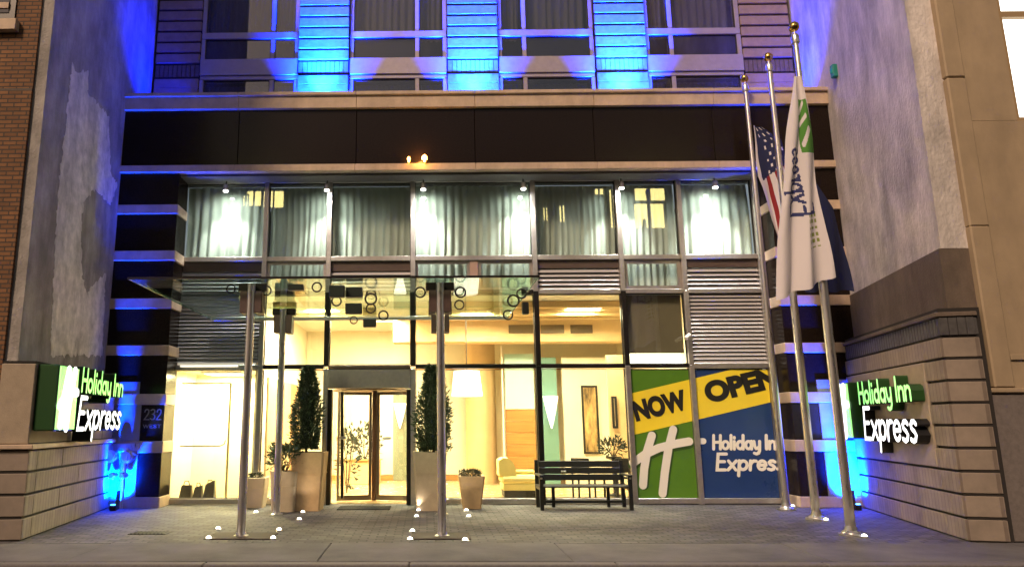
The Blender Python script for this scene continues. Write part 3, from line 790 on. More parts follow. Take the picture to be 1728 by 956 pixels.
# ================================================================== SIGNS
def sign(wall, label, box, hol, exp, dl):
    root = thing('hotel_sign', tuple(wall.location), label, 'sign', 'lit hotel signs on the side walls', wall.rotation_euler[2])
    L = root.location
    d1 = .30
    s0, s1, z0, z1 = box
    bx = lp(root, 'logo_box', GRET, s0, s1, -.02, d1-.02, z0, z1, .02)
    g = MB(); g.box(L.x+s0+.02, L.x+s1-.02, L.y-d1-.002, L.y-d1+.021, z0+.02, z1-.02); g.build('logo_face', LOGOFACE, root)
    w, h = s1-s0, z1-z0
    def fr(u, v, d): return (L.x+s0+u*w, L.y-d, z0+v*h)
    g = MB()
    for k, st in enumerate(([(.20, .10), (.27, .5), (.42, .92)], [(.50, .06), (.58, .5), (.74, .92)], [(.08, .38), (.3, .52), (.62, .60), (.95, .60)])):
        def fr2(u, v, d): return (L.x+s0+u, L.y-d, z0+v)
        ribbon(g, [(a*w, b*h) for a, b in st], .17 if k < 2 else .13, fr2, d1+.003, d1+.010+.002*k)
    g.build('logo_mark', [WHITEFACE, WHITEFACE], root, flip=False)
    for text, (a, b, z, cap), M, wd, sl in (('Holiday Inn', hol, [GREENFACE, GRET], .062, .03), ('Express', exp, [WHITEFACE, BRET], .072, .12)):
        def fr(u, v, d, a=a, z=z): return (L.x+a+u, L.y-d, z+v)
        lettering('lettering', text, M, root, fr, b-a, cap, wd, .0, dl, sl)
    return root
sign(lw, 'lit hotel sign on the left side wall, green logo box at its street end', (.06, .84, 1.50, 2.46), (1.00, 3.22, 2.11, .36), (.92, 3.22, 1.52, .49), .30)
sign(rw, 'lit hotel sign on the right side wall, just behind the flagpoles', (.22, .92, 1.30, 2.32), (1.10, 3.44, 1.93, .36), (1.16, 3.46, 1.31, .53), .18)
# house number on the left pillar
NUM = mat('dull_number_metal', (.22, .20, .20), .5)
hn = thing('house_number', (-5.8, FY, 1.6), 'small faint house number on the dark panel of the left pillar', 'number')
def fr(u, v, d): return (-5.60+u, FY+.018-d, 1.68+v)
lettering('lettering', '232', [NUM, NUM], hn, fr, .36, .20, .02, 0, .012)
def fr(u, v, d): return (-5.60+u, FY+.018-d, 1.52+v)
lettering('lettering', 'WEST', [NUM, NUM], hn, fr, .36, .06, .010, 0, .012)

# ================================================================== WINDOW GRAPHICS (print on the glass)
def decal(name, M, pts, label, cat, y):
    ps = [at(u, v, y) for u, v in pts]
    t = thing(name, (ps[0].x, y, ps[0].z), label, cat)
    g = MB(); g.prism([(p.x, y+.003, p.z) for p in ps], [(p.x, y, p.z) for p in ps]); g.build('film', M, t)
    return t
y = -.026
def rect(x0, x1, z0, z1, name, M, label):
    t = thing(name, (x0, y, z0), label, 'window graphic')
    slab('film', M, x0, x1, y, y+.003, z0, z1, t); return t
gd = rect(XS[4+1]+.058, XS[6]-.058, .125, 2.66, 'window_graphic', VGREEN, 'green window film with a big white slanted H logo, beside the bench')
bd = rect(XS[6]+.058, XS[7]-.058, .125, 2.66, 'window_graphic', VBLUE, 'navy window film with white hotel lettering behind the flagpoles')
yb = y-.006
p0, p1 = at(1064, 734, yb), at(1172, 712, yb)
q0, q1 = at(1060, 664, yb), at(1165, 638, yb)
bn = thing('banner', (p0.x, yb, p0.z), 'slanting yellow banner reading NOW OPEN in black capitals across the window graphics', 'banner')
xL, xM0, xM1, xR = XS[5]+.058, XS[6]-.056, XS[6]+.056, XS[7]-.058
ang = math.atan2(at(1322, 672, yb).z-at(1066, 733, yb).z, at(1322, 672, yb).x-at(1066, 733, yb).x)
zb = at(1066, 733, yb).z; hh = at(1061, 663, yb).z-at(1066, 733, yb).z
def zl(x): return zb+(x-xL)*math.tan(ang)
zc = 2.66
for x0, x1 in ((xL, xM0), (xM1, xR)):
    top = [(x0, zl(x0)+hh), (x1, zl(x1)+hh)]
    poly = [(x0, zl(x0)), (x1, zl(x1))]
    if top[1][1] > zc:
        xc = x0+(zc-top[0][1])/math.tan(ang)
        poly += [(x1, zc), (xc, zc), top[0]] if xc > x0 else [(x1, zc), (x0, zc)]
    else: poly += [top[1], top[0]]
    g = MB(); g.prism([(x, yb+.003, z) for x, z in poly], [(x, yb, z) for x, z in poly]); g.build('film', YELLOW, bn)
def font_text(name, text, M, parent, x, z, length, cap, ang, yy, bold=.02):
    cu = bpy.data.curves.new(name, 'FONT'); cu.body = text; cu.size = 1; cu.offset = bold; cu.extrude = .002
    to = bpy.data.objects.new(name, cu); COL.objects.link(to)
    bpy.context.view_layer.update()
    me = bpy.data.meshes.new_from_object(to.evaluated_get(bpy.context.evaluated_depsgraph_get()))
    bpy.data.objects.remove(to); bpy.data.curves.remove(cu)
    xs_ = [v.co.x for v in me.vertices]; ys_ = [v.co.y for v in me.vertices]
    sx = length/(max(xs_)-min(xs_)); sy = cap/(max(ys_)-min(ys_)); x0, y0 = min(xs_), min(ys_)
    c, s = math.cos(ang), math.sin(ang)
    for v in me.vertices:
        u, w, d = (v.co.x-x0)*sx, (v.co.y-y0)*sy, v.co.z
        v.co = Vector((x+u*c-w*s, yy-.002-d, z+u*s+w*c))
    me.materials.clear(); me.materials.append(M)
    o = bpy.data.objects.new(name, me); COL.objects.link(o); o.parent = parent; o.location = -origin(parent); return o
a, b = at(1074, 711, yb), at(1163, 692, yb)
font_text('lettering', 'NOW', VBLACK, bn, a.x, a.z, (b.x-a.x)/math.cos(ang), .42, ang, yb-.004, .06)
a, b = at(1195, 681, yb), at(1318, 652, yb)
font_text('lettering', 'OPEN', VBLACK, bn, a.x, a.z, (b.x-a.x)/math.cos(ang), .44, ang, yb-.004, .06)
# white H logo and lettering
def px_ribbon(name, strokes, w, parent, yy, M=VWHITE):
    g = MB()
    for i, st in enumerate(strokes):
        P = [at(u, v, yy) for u, v in st]
        ribbon(g, [(p.x, p.z) for p in P], w, lambda u, v, d: (u, yy-d, v), 0, .003+.001*i)
    return g.build(name, [M, M], parent, flip=False)
px_ribbon('logo_mark', [[(1085, 818), (1087, 790), (1092, 760), (1100, 734)], [(1118, 832), (1122, 795), (1128, 755), (1136, 724)], [(1068, 780), (1090, 765), (1112, 755), (1140, 748), (1163, 744)]], .16, gd, y-.003)
px_ribbon('logo_mark', [[(1178, 744), (1187, 743.5)]], .12, bd, y-.003)
px_ribbon('logo_outline', [[(1087, 818), (1089, 790), (1094, 760), (1102, 734)], [(1120, 832), (1124, 795), (1130, 755), (1138, 724)], [(1068, 784), (1090, 769), (1112, 759), (1140, 752), (1163, 748)]], .19, gd, y-.0005, mat('vinyl_shadow_green', (.03, .075, .01), .5))
a = at(1203, 757, y)
lettering('lettering', 'Holiday Inn', [VWHITE, VWHITE], bd, lambda u, v, d: (a.x+u, y-.001-d, a.z+v), 1.42, .27, .058, 0, .003, .08)
a2 = at(1208, 792, y)
lettering('lettering', 'Express', [VWHITE, VWHITE], bd, lambda u, v, d: (a2.x+u, y-.001-d, a2.z+v), 1.38, .31, .062, 0, .003, .12)

# ================================================================== GLASS CANOPY ON POSTS
CZ = 3.74
GEDGE = mat('green_glass_edge', (.05, .12, .09), .2)
cn = thing('glass_canopy', (-1.4, -2.2, 0), 'flat green tinted glass entrance canopy on four slim steel posts', 'canopy')
cx0, cx1, cy0, cy1 = -4.50, 1.70, -4.36, -.12
nx, ny = 5, 3
for i in range(nx):
    for j in range(ny):
        piece('glass_panel', GLASS_C, cn, cx0+(cx1-cx0)*i/nx+.006, cx0+(cx1-cx0)*(i+1)/nx-.006, cy0+(cy1-cy0)*j/ny+.006, cy0+(cy1-cy0)*(j+1)/ny-.006, CZ, CZ+.02, 0)
piece('edge_trim', DARKM, cn, cx0-.01, cx1+.01, cy0-.03, cy0-.002, CZ-.004, CZ+.03, .005)
piece('edge_trim', GEDGE, cn, cx0-.01, cx0-.001, cy0, cy1, CZ-.002, CZ+.022, .003)
piece('edge_trim', GEDGE, cn, cx1+.001, cx1+.01, cy0, cy1, CZ-.002, CZ+.022, .003)
piece('edge_trim', METAL, cn, cx0, cx1, cy1, cy1+.05, CZ-.03, CZ+.05, .006)
posts = [(-2.69, -4.10), (.22, -4.10), (-2.69, -1.62), (.27, -1.62)]
for x, yy in posts:
    g = MB(); g.lathe([(.062, 0), (.062, CZ-.03)], x, yy, 18); pp = g.build('post', STEEL, cn, smooth=True)
    g = MB(); g.lathe([(.11, 0), (.11, .015), (.075, .03), (.068, .06)], x, yy, 18); g.build('post_collar', STEEL, pp, smooth=True)
    piece('post_box', CORAL, cn, x-.17, x-.045, yy-.02, yy+.24, 3.26, 3.60, .01)
    piece('post_box', CORAL, cn, x+.045, x+.17, yy-.02, yy+.24, 3.26, 3.60, .01)
    piece('post_bracket', DARKM, cn, x-.22, x+.22, yy+.07, yy+.20, 3.61, CZ-.002, .008)
piece('base_plate', mat('rusty_grate', (.05, .035, .028), .8, noise=.3, nscale=20), cn, -3.14, -2.2, -4.42, -3.84, .004, .016, .004)
piece('base_plate', mat('rusty_grate', (.05, .035, .028), .8), cn, -.22, .62, -4.42, -3.84, .004, .016, .004)
# hanging fittings below the panes
RINGM = mat('dark_ring_steel', (.03, .028, .03), .35, metal=.6)
for u, v, w, h in ((569, 484, 26, 20), (598, 487, 28, 17), (597, 514, 28, 18), (624, 540, 22, 14), (886, 512, 11, 20), (500, 482, 26, 10)):
    c = atz(u, v-2, CZ-.03); s = (c-CAM).length/F_PX
    piece('fitting_box', BLACKL, cn, c.x-w*s/2, c.x+w*s/2, c.y-.06, c.y+.06, c.z-h*s, c.z, .012)
for u, v, r in ((568, 500, 9), (626, 494, 11), (647, 524, 9), (597, 534, 7), (535, 476, 9), (866, 497, 11), (880, 487, 9), (857, 523, 9), (709, 484, 10), (777, 484, 10), (775, 506, 9), (626, 512, 9), (390, 480, 8), (450, 482, 9)):
    c = atz(u, v-2, CZ-.02); s = (c-CAM).length/F_PX
    g = MB(); g.torus((c.x, c.y, c.z-r*s-.01), r*s*.85, r*s*.15); g.build('fitting_ring', RINGM, cn, smooth=True)

# ================================================================== LAMPS THAT LIGHT THE FRONT
flood0 = thing('floodlight', (0, 0, 0), 'x', 'floodlight', 'white floodlights under the belt course')
g = MB(); g.lathe([(.055, -.11), (.06, -.02), (.045, .02)], 0, 0, 14); hd = g.build('head', METAL, flood0, smooth=True)
g = MB(); g.lathe([(.05, -.135), (.05, -.111)], 0, 0, 14); g.build('lens', LAMPW, flood0)
g = MB(); g.tube([(0, 0, .02), (0, .03, .10)], .014); g.build('bracket', DARKM, flood0)
fl = lamp('flood_spot', 'SPOT', (0, 0, -.15), 900, (1, 1, .93), flood0, (0, .47, -1.6), .03, 82, 1.0)
lamp('flood_spill', 'SPOT', (0, 0, -.15), 90, (.97, 1, .93), flood0, (0, .8, -1.2), .03, 150, 1.0)
FX = [(-4.29, 'leftmost white floodlight under the belt course'), (-2.11, 'white floodlight second from the left, on the mullion beside the third curtain'), (-.04, 'white floodlight below the amber glow, above the revolving door'),
      (2.10, 'white floodlight at the right end of the widest upper window'), (4.19, 'white floodlight over the green window graphic'), (6.18, 'rightmost white floodlight, above the navy window graphic')]
for i, (x, lb) in enumerate(FX):
    o = flood0 if i == 0 else copy_tree(flood0)
    o.location = (x, -.27, 6.62); o['label'] = lb
    for ch in o.children:
        if ch.type == 'LIGHT':
            ch.data = ch.data.copy(); ch.data.energy *= (.5, .75, 1.25, 1.15, 1.0, 1.7)[i] if ch.data.energy > 100 else (.8, .6, .9, .8, .6, 1.1)[i]
# added amber twin glow on the belt course, for a street lamp reflection
am = thing('amber_reflection', (-.15, -.70, 6.955), 'small amber twin glow above the revolving door, added for a street lamp reflection', 'reflection stand-in')
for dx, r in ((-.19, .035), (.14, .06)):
    g = MB(); g.lathe([(.02, 6.957), (.025, 7.0), (r, 7.02), (r*.9, 7.02+r), (.015, 7.02+r*1.7)], -.15+dx, -.70, 12); g.build('glow_head', AMBER, am, smooth=True)
piece('glow_base', DARKM, am, -.42, .10, -.655, -.60, 6.956, 6.985, .005)
lamp('amber_glow', 'POINT', (-.08, -.78, 7.03), 14, (1, .42, .08), am, size=.05)  # added light that spreads the stand-in reflection over the fascia
# blue uplights
def uplight(x, yy, z, label, tgt, power, spot, group, col=(.002, .045, 1)):
    t = thing('blue_uplight', (x, yy, z), label, 'uplight', group)
    g = MB(); g.lathe([(.06, z), (.07, z+.02), (.07, z+.09), (.055, z+.10)], x, yy, 14); g.build('housing', DARKM, t)
    g = MB(); g.lathe([(.05, z+.101), (.05, z+.112)], x, yy, 14); g.build('lens', LAMPB, t)
    lamp('blue_spot', 'SPOT', (x, yy, z+.13), power, col, t, tgt, .05, spot, .9)
    return t
for (x0, x1), nm in zip(PXS, ('left', 'middle', 'right')):
    x = (x0+x1)/2
    t = uplight(x, .74, 8.56, 'blue uplight at the foot of the %s glowing pilaster' % nm, (x, UY-.02, 13.0), 62000, 50, 'blue uplights on the cornice roof')
    piece('strip_housing', DARKM, t, x-.58, x-.09, .70, .80, 8.57, 8.64, .008); piece('strip_housing', DARKM, t, x+.09, x+.58, .70, .80, 8.57, 8.64, .008)
    for sx in (-1, 1):
        sl = lamp('blue_strip', 'AREA', (x+sx*.335, .75, 8.66), 1500, (.001, .020, 1), t, (x+sx*.33, 1.0, 11.6), .48, size_y=.08); sl.data.spread = R(64)
uplight(-5.45, 1.13, 8.56, 'blue uplight on the roof in the corner by the left stucco wall', (-6.9, -.2, 10.6), 2400, 84, 'blue uplights on the cornice roof', (.0, .01, 1))
uplight(7.7, 1.13, 8.56, 'blue uplight on the roof in the corner by the right concrete wall', (9.1, -.2, 10.6), 2400, 84, 'blue uplights on the cornice roof', (.0, .02, 1))
ft = uplight(-5.90, -1.0, 0, 'blue uplight on the ground at the foot of the left pillar', (-6.02, -.58, .72), 12000, 104, 'blue uplights at the pillar feet', (.0, .03, 1))
lamp('blue_beam', 'SPOT', (-5.90, -1.0, .13), 5000, (.0, .03, 1), ft, (-5.98, -.6, 2.5), .04, 44, 1)
piece('added_visor', DARKM, ft, -5.828, -5.820, -1.08, -.90, .02, .36, .002)  # added plate that keeps the blue spill off the louvres
ft = uplight(7.98, -1.0, 0, 'blue uplight on the ground at the foot of the right pillar', (8.12, -.58, .72), 12000, 104, 'blue uplights at the pillar feet', (.0, .03, 1))
lamp('blue_beam', 'SPOT', (7.98, -1.0, .13), 5000, (.0, .03, 1), ft, (8.05, -.6, 2.5), .04, 44, 1)
piece('added_visor', DARKM, ft, 7.900, 7.908, -1.08, -.90, .02, .36, .002)  # added plate, blocks blue spill towards the bays on its left
# lobby and vestibule ceiling lights
for x, yy, e, nm in ((-2.4, 1.4, 1000, 'leftmost, behind the topiary trees'), (-1.1, 3.2, 1000, 'deep in the lobby behind the revolving door'), (1.2, 1.8, 700, 'over the lobby right of the revolving door'), (3.6, 1.6, 560, 'over the lobby armchair and bench')):
    t = thing('ceiling_light', (x, yy, 4.2), 'square warm lobby ceiling light, %s' % nm, 'ceiling light', 'lobby ceiling lights')
    piece('frame', WHITE, t, x-.42, x+.42, yy-.42, yy+.42, 4.20, 4.248, .01)
    piece('diffuser', WARMLIT, t, x-.36, x+.36, yy-.36, yy+.36, 4.185, 4.199, .004)
    lamp('ceiling_glow', 'AREA', (x, yy, 4.17), e*.70, (1, .86, .52), t, (x, yy, 0), .7)
t = thing('ceiling_light', (-4.4, .8, 2.68), 'bright ceiling light in the entrance bay at the far left of the glass front', 'ceiling light', 'lobby ceiling lights')
piece('frame', WHITE, t, -4.85, -3.95, .5, 1.2, 2.66, 2.698, .01); piece('diffuser', WARMLIT, t, -4.8, -4.0, .55, 1.15, 2.645, 2.659, .004)
lamp('ceiling_glow', 'AREA', (-4.4, .85, 2.63), 330, (1, .84, .45), t, (-4.4, .9, 0), .7)
# in-ground lamps
gl0 = thing('ground_light', (0, 0, 0), 'x', 'ground light', 'in-ground lights around the post and flagpole feet')
g = MB(); g.lathe([(.055, 0), (.055, .012), (.042, .02)], 0, 0, 14); g.build('rim', STEEL, gl0)
g = MB(); g.lathe([(.036, .0205), (.034, .03), (.024, .042), (.01, .047)], 0, 0, 12); g.build('lens', LAMPG, gl0)
lamp('ground_spot', 'SPOT', (0, 0, .10), 9, (1, .86, .66), gl0, (0, 0, 2), .03, 120, 1)
GP = [(352, 909, 'front left of the front left post'), (368, 893, 'back left of the front left post'), (461, 909, 'front right of the front left post'), (471, 895, 'back right of the front left post'),
      (432, 865, 'left of the back left post'), (505, 877, 'below the tall left planter, nearer the street'), (511, 865, 'right at the foot of the tall left planter'),
      (692, 911, 'front left of the front right post'), (696, 897, 'back left of the front right post'), (785, 912, 'front right of the front right post'),
      (703, 872, 'before the tall right planter, nearer the street'), (706, 862, 'at the left foot of the tall right planter'), (791, 872, 'before the small right planter, nearer the street'), (787, 862, 'at the foot of the small right planter'),
      (1338, 855, 'beside the foot of the flagpole closest to the hotel'), (1394, 878, 'beside the foot of the middle flagpole'), (1459, 906, 'beside the foot of the flagpole closest to the street')]
for i, (u, v, lb) in enumerate(GP):
    o = gl0 if i == 0 else copy_tree(gl0)
    o.location = atz(u, v, 0); o['label'] = 'small glowing in-ground light, '+lb

# ================================================================== FLAGPOLES AND FLAGS
POLES = []
for u, v, Y, top, lb in ((1298, 560, -.95, 8.35, 'slim flagpole closest to the hotel front, with a gold ball'), (1345, 560, -2.3, 8.1, 'middle flagpole with a gold ball'), (1398, 560, -4.0, 7.72, 'thickest and tallest looking flagpole, closest to the street, with a gold ball')):
    b = at(u, v, Y); x = b.x
    t = thing('flagpole', (x, Y, 0), lb, 'flagpole', 'three flagpoles right of the entrance')
    g = MB(); g.lathe([(.068, 0), (.066, 2.5), (.055, 5.5), (.045, top)], x, Y, 18); g.build('pole', STEEL, t, smooth=True)
    g = MB(); g.lathe([(.06, top), (.065, top+.03), (.065, top+.12), (.05, top+.16), (.02, top+.17), (.02, top+.22)], x, Y, 16); g.build('truck', STEEL, t, smooth=True)
    g = MB(); g.lathe([(.015, top+.21)]+[(.085*math.sin(R(a)), top+.30-.085*math.cos(R(a))) for a in range(15, 180, 15)]+[(.008, top+.386)], x, Y, 16); g.build('ball', GOLD, t, smooth=True)
    g = MB(); g.lathe([(.17, 0), (.17, .02), (.13, .03), (.12, .05), (.085, .07), (.075, .13)], x, Y, 20); g.build('base_flange', STEEL, t, smooth=True)
    POLES.append(x)
def drape(name, left, right, Y, label, fn, mats, folds, amp, nu=60, nv=110, seed=0, back=0.0, mil=False):
    def lin(P, t):
        f = t*(len(P)-1); i = min(int(f), len(P)-2); f -= i
        return (P[i][0]+(P[i+1][0]-P[i][0])*f, P[i][1]+(P[i+1][1]-P[i][1])*f)
    g = MB(); rnd = random.Random(seed)
    for j in range(nv+1):
        t = j/nv; a, b = lin(left, t), lin(right, t)
        A, B = at(a[0], a[1], Y), at(b[0], b[1], Y)
        for i in range(nu+1):
            s = i/nu; p = A.lerp(B, s)
            w = math.sin(folds*math.pi*2*s*(.55+.45*t)+1.3*t+seed)*amp*(.35+.65*t)+.3*amp*math.sin(9*t+4*s)
            p.y += w+back*s; p.z += .5*w*t; p.x += .35*w*math.cos(7*s)*t+.012*math.sin(13*t+9*s); g.v.append(tuple(p))
    for j in range(nv):
        for i in range(nu):
            k = j*(nu+1)+i; g.f.append((k, k+1, k+nu+2, k+nu+1)); g.m.append(fn((i+.5)/nu, (j+.5)/nv))
    o = g.build(name, mats, None, flip=False); o.data.shade_smooth()
    c = at(left[0][0], left[0][1], Y); o.data.transform(Matrix.Translation(-c)); o.location = c
    return tag(o, label, 'flag', None, 'thing')
def dist(p, st):
    d = 9
    for a, b in zip(st, st[1:]):
        ax, ay = a; bx, by = b; vx, vy = bx-ax, by-ay; L = vx*vx+vy*vy or 1e-9
        k = max(0, min(1, ((p[0]-ax)*vx+(p[1]-ay)*vy)/L)); d = min(d, math.hypot(p[0]-ax-k*vx, p[1]-ay-k*vy))
    return d
_, exs = layout('Express', .1)
exl = [[(x/3.9, yv) for x, yv in s] for s in exs]
def hotel_print(s, t):
    # the flag hangs by its hoist: words run down the cloth
    if .16 < t < .47:
        q = (s-.30-.55*(t-.16), (t-.16)/.31)
        if -.05 < q[0] < .62 and .03 < q[1] < .97:
            for st in ([(.08, .30), (.36, .10)], [(.22, .85), (.48, .58)], [(.10, .52), (.30, .42), (.45, .35)]):
                if dist(q, st) < .045: return 0
            if q[0] > .02+.25*abs(q[1]-.45): return 1
    if .42 < t < .74:
        # letters turned to run up the cloth
        a = (.73-t)/.30; b = (s-.16-.45*(t-.44))/.55
        if -.4 < b < 1.05:
            for st in exl:
                if dist((a, b*.45), [(x, yv*.45) for x, yv in st]) < .021: return 2
    if .72 < t < .86 and .64 < s < .86:
        if int(t*150) % 4 < 2 and int(s*60) % 7 < 5: return 3
    return 0
drape('flag', [(1341, 128), (1335, 175), (1327, 235), (1321, 310), (1314, 400), (1309, 506)], [(1350, 128), (1362, 175), (1372, 235), (1380, 310), (1393, 390), (1409, 466)], -4.13,
      'draped white hotel flag with green logo, on the flagpole nearest the street', hotel_print, [WHC, GRC, INK, LIMEC], 2.3, .06, 110, 200, 2)
def us_print(s, t):
    if s < .10: return 2
    if t < .55-.12*s:
        if (int(s*9)+int(t*16)) % 2 == 0 and abs((s*9) % 1-.5) < .24 and abs((t*16) % 1-.5) < .24 and s > .3: return 2
        return 0
    return 2 if int(s*7+.3) % 2 else 1
drape('flag', [(1271, 212), (1275, 262), (1279, 300), (1296, 345), (1312, 398)], [(1282, 214), (1318, 236), (1328, 270), (1338, 300), (1337, 350), (1325, 400)], -.99,
      'draped stars and stripes flag in navy, red and white, on the flagpole nearest the hotel', us_print, [NAVY, REDC, WHC], 1.6, .05, 60, 90, 5)
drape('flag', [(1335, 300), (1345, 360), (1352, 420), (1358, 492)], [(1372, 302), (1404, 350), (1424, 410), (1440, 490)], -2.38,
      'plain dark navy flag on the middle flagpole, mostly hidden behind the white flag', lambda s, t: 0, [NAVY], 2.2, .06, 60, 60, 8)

# ================================================================== BENCH
bx0, bx1, by = 2.10, 3.86, -.72
be = thing('bench', ((bx0+bx1)/2, by, 0), 'dark slatted bench standing before the lobby glass, beside the green graphic', 'bench')
for x in (bx0+.05, bx1-.05):
    f = MB()
    f.box(x-.035, x+.035, by-.30, by-.24, 0, .60); f.prism([(x-.035, by+.20, 0), (x+.035, by+.20, 0), (x+.035, by+.26, 0), (x-.035, by+.26, 0)], [(x-.035, by+.30, .88), (x+.035, by+.30, .88), (x+.035, by+.35, .88), (x-.035, by+.35, .88)])
    f.box(x-.03, x+.03, by-.24, by+.215, .36, .40); f.build('leg_frame', BLACK, be)
    piece('arm', BLACK, be, x-.04, x+.04, by-.32, by+.27, .602, .64, .01)
for x in (bx0+.35, bx1-.35): piece('leg', BLACK, be, x-.03, x+.03, by+.20, by+.24, .0, .40, .006)
piece('stretcher', BLACK, be, bx0+.09, bx1-.09, by+.02, by+.06, .10, .14, .006)
for k in range(5): piece('seat_slat', BENCHM, be, bx0+.01, bx1-.01, by-.29+.10*k, by-.20+.10*k, .405, .435, .006)
for k in range(3):
    o = piece('back_slat', BENCHM, be, bx0+.09, bx1-.09, by+.235+.02*k, by+.262+.02*k, .50+.125*k, .615+.125*k, .006)
p = at(953, 795, by+.2); piece('plaque', mat('brass_plaque', (.8, .75, .6), .4, metal=.3), be, 2.62, 2.72, by+.225, by+.234, .655, .685, .003)
for x in (bx0+.05, bx1-.05): piece('bolt_cap', STEEL, be, x-.02, x+.02, by-.306, by-.30, .56, .59, .004)

# ================================================================== PLANTERS AND PLANTS
def planter(x, yy, w0, w1, h, label, M=POT):
    t = thing('planter', (x, yy, 0), label, 'planter', 'tapered planters at the entrance')
    g = MB(); a, b = w0/2, w1/2
    sq = lambda r, z, c=.12: [(x+r*q[0], yy+r*q[1], z) for q in ((-1+c, -1), (1-c, -1), (1, -1+c), (1, 1-c), (1-c, 1), (-1+c, 1), (-1, 1-c), (-1, -1+c))]
    rings = [sq(a, 0), sq(b, h), sq(b-.05, h), sq(b-.06, h-.06)]
    for r0, r1 in zip(rings, rings[1:]):
        for i in range(8):
            j = (i+1) % 8; g.face([r0[i], r0[j], r1[j], r1[i]])
    g.face(rings[0][::-1]); g.build('pot', M, t)
    k = (a+(b-a)*.62)+.008; g = MB(); g.prism(sq(k, h*.62), sq(k, h*.645)); g.build('rim_band', M, t)
    g = MB(); g.face(sq(b-.055, h-.05)); g.build('soil', SOIL, t, flip=False)
    return t
def leaves(g, pts, size, rnd):
    for p, n in pts:
        d = (Vector(n)+Vector((rnd.uniform(-.7, .7), rnd.uniform(-.7, .7), rnd.uniform(-.1, .9)))).normalized()
        a = d.orthogonal().normalized(); a = (a*math.cos(q := rnd.uniform(0, 6.28))+d.cross(a)*math.sin(q))
        L, w = size*rnd.uniform(.6, 1.4), size*rnd.uniform(.18, .34)
        P = Vector(p); g.face([P-a*w, P+d*L*.5-a*w*.4, P+d*L, P+d*L*.5+a*w*.9], 1 if rnd.random() < .22 else 0)
def topiary(x, yy, z0, h, r, label, seed, n=4200):
    t = thing('topiary_tree', (x, yy, z0), label, 'tree', 'clipped evergreens in planters')
    rnd = random.Random(seed); g = MB(); pts = []
    def rad(s, a): return r*(1-.05*s)*(1-s**2.6*.80)*(.80+.35*min(1, s*5))*(1+.13*math.sin(3*a+6*s+seed)+.09*math.sin(11*s+2*a+seed))
    for _ in range(n):
        s = rnd.random()**1.15; a = rnd.uniform(0, 6.283); q = rad(s, a)*(rnd.uniform(.60, 1.0) if rnd.random() < .9 else rnd.uniform(1.0, 1.2))
        pts.append(((x+q*math.cos(a), yy+q*math.sin(a), z0+.06+s*(h-.12)), (math.cos(a), math.sin(a), .35)))
    leaves(g, pts, .085, rnd); g.build('crown', [LEAF, LEAFL], t, flip=False)
    c = MB(); c.lathe([(max(.02, rad(s, 0)*.62), z0+.1+s*(h-.25)) for s in [i/10 for i in range(11)]], x, yy, 12); c.build('inner_branches', LEAFD, t)
    k = MB(); k.tube([(x, yy, z0-.05), (x+.01, yy, z0+h*.5)], .025); k.build('trunk', BARK, t)
def shrub(x, yy, z0, r, h, label, seed, n=900, M=LEAF, size=.09):
    t = thing('shrub', (x, yy, z0), label, 'shrub', 'low shrubs in planters')
    rnd = random.Random(seed); g = MB(); pts = []
    for _ in range(n):
        d = Vector((rnd.gauss(0, 1), rnd.gauss(0, 1), rnd.gauss(.4, .8))).normalized(); q = rnd.uniform(.45, 1.05)*(1+.2*math.sin(5*d.x+seed))
        pts.append(((x+d.x*r*q, yy+d.y*r*q, z0+h*.42+d.z*h*.5*q), d))
    leaves(g, pts, size, rnd); g.build('leaves', [M, LEAFL if M is LEAF else M], t, flip=False)
    k = MB()
    for i in range(7):
        a = i*.9; k.tube([(x, yy, z0-.04), (x+.4*r*math.cos(a), yy+.4*r*math.sin(a), z0+h*.3), (x+.8*r*math.cos(a+.3), yy+.8*r*math.sin(a+.3), z0+h*.62)], .008, 5)
    k.build('stems', BARK, t)
planter(-2.24, -.86, .50, .64, 1.06, 'tall sand coloured tapered planter left of the revolving door')
topiary(-2.31, -.86, 1.04, 1.68, .235, 'dark conical evergreen in the tall planter left of the revolving door', 3)
planter(-2.66, -1.02, .42, .50, .72, 'small grey beige planter pressed against the tall left planter', POT2)
shrub(-2.68, -1.02, .70, .30, .56, 'dark bushy shrub in the small planter behind the back left post', 5)
planter(-3.36, -.42, .36, .46, .56, 'small pale planter behind the front left post', mat('pale_ceramic', (.62, .50, .36), .7, noise=.08))
shrub(-3.36, -.42, .54, .15, .10, 'dark flat low plants in the small pale planter behind the front left post', 6, 260, LEAFD, .05)
planter(.06, -.86, .50, .64, 1.06, 'tall sand coloured tapered planter right of the revolving door, partly behind a post', POT2)
topiary(.13, -.86, 1.0, 1.74, .29, 'dark conical evergreen in the tall planter right of the revolving door', 9)
planter(.86, -.62, .34, .50, .60, 'small amber lit planter standing alone right of the back right post', POT)
shrub(.86, -.62, .585, .20, .12, 'low dark plants in the small planter right of the back right post', 12, 420, LEAFD, .06)

# ================================================================== SMALL THINGS OUTSIDE
g = MB(); a, b = atz(566, 862), atz(660, 855)
dm = piece('door_mat', mat('black_mat', (.012, .011, .010), .95, bump=.6, bscale=300), None, a.x, b.x, -.95, -.35, .003, .018, .006)
tag(dm, 'thin black door mat in front of the revolving door', 'door mat', None, 'thing')
a = atz(222, 899); dc = thing('drain_cover', (a.x+.28, a.y, 0), 'dark slotted drain cover set in the pavers left of the front left post', 'drain cover')
piece('rim', mat('cast_iron', (.02, .018, .017), .6, metal=.5, noise=.3, nscale=30), dc, a.x, a.x+.56, a.y-.15, a.y+.15, .002, .010, .003)
for k in range(9): piece('bar', MATS['cast_iron'], dc, a.x+.03+.057*k, a.x+.055+.057*k, a.y-.13, a.y+.13, .0102, .018, .002)
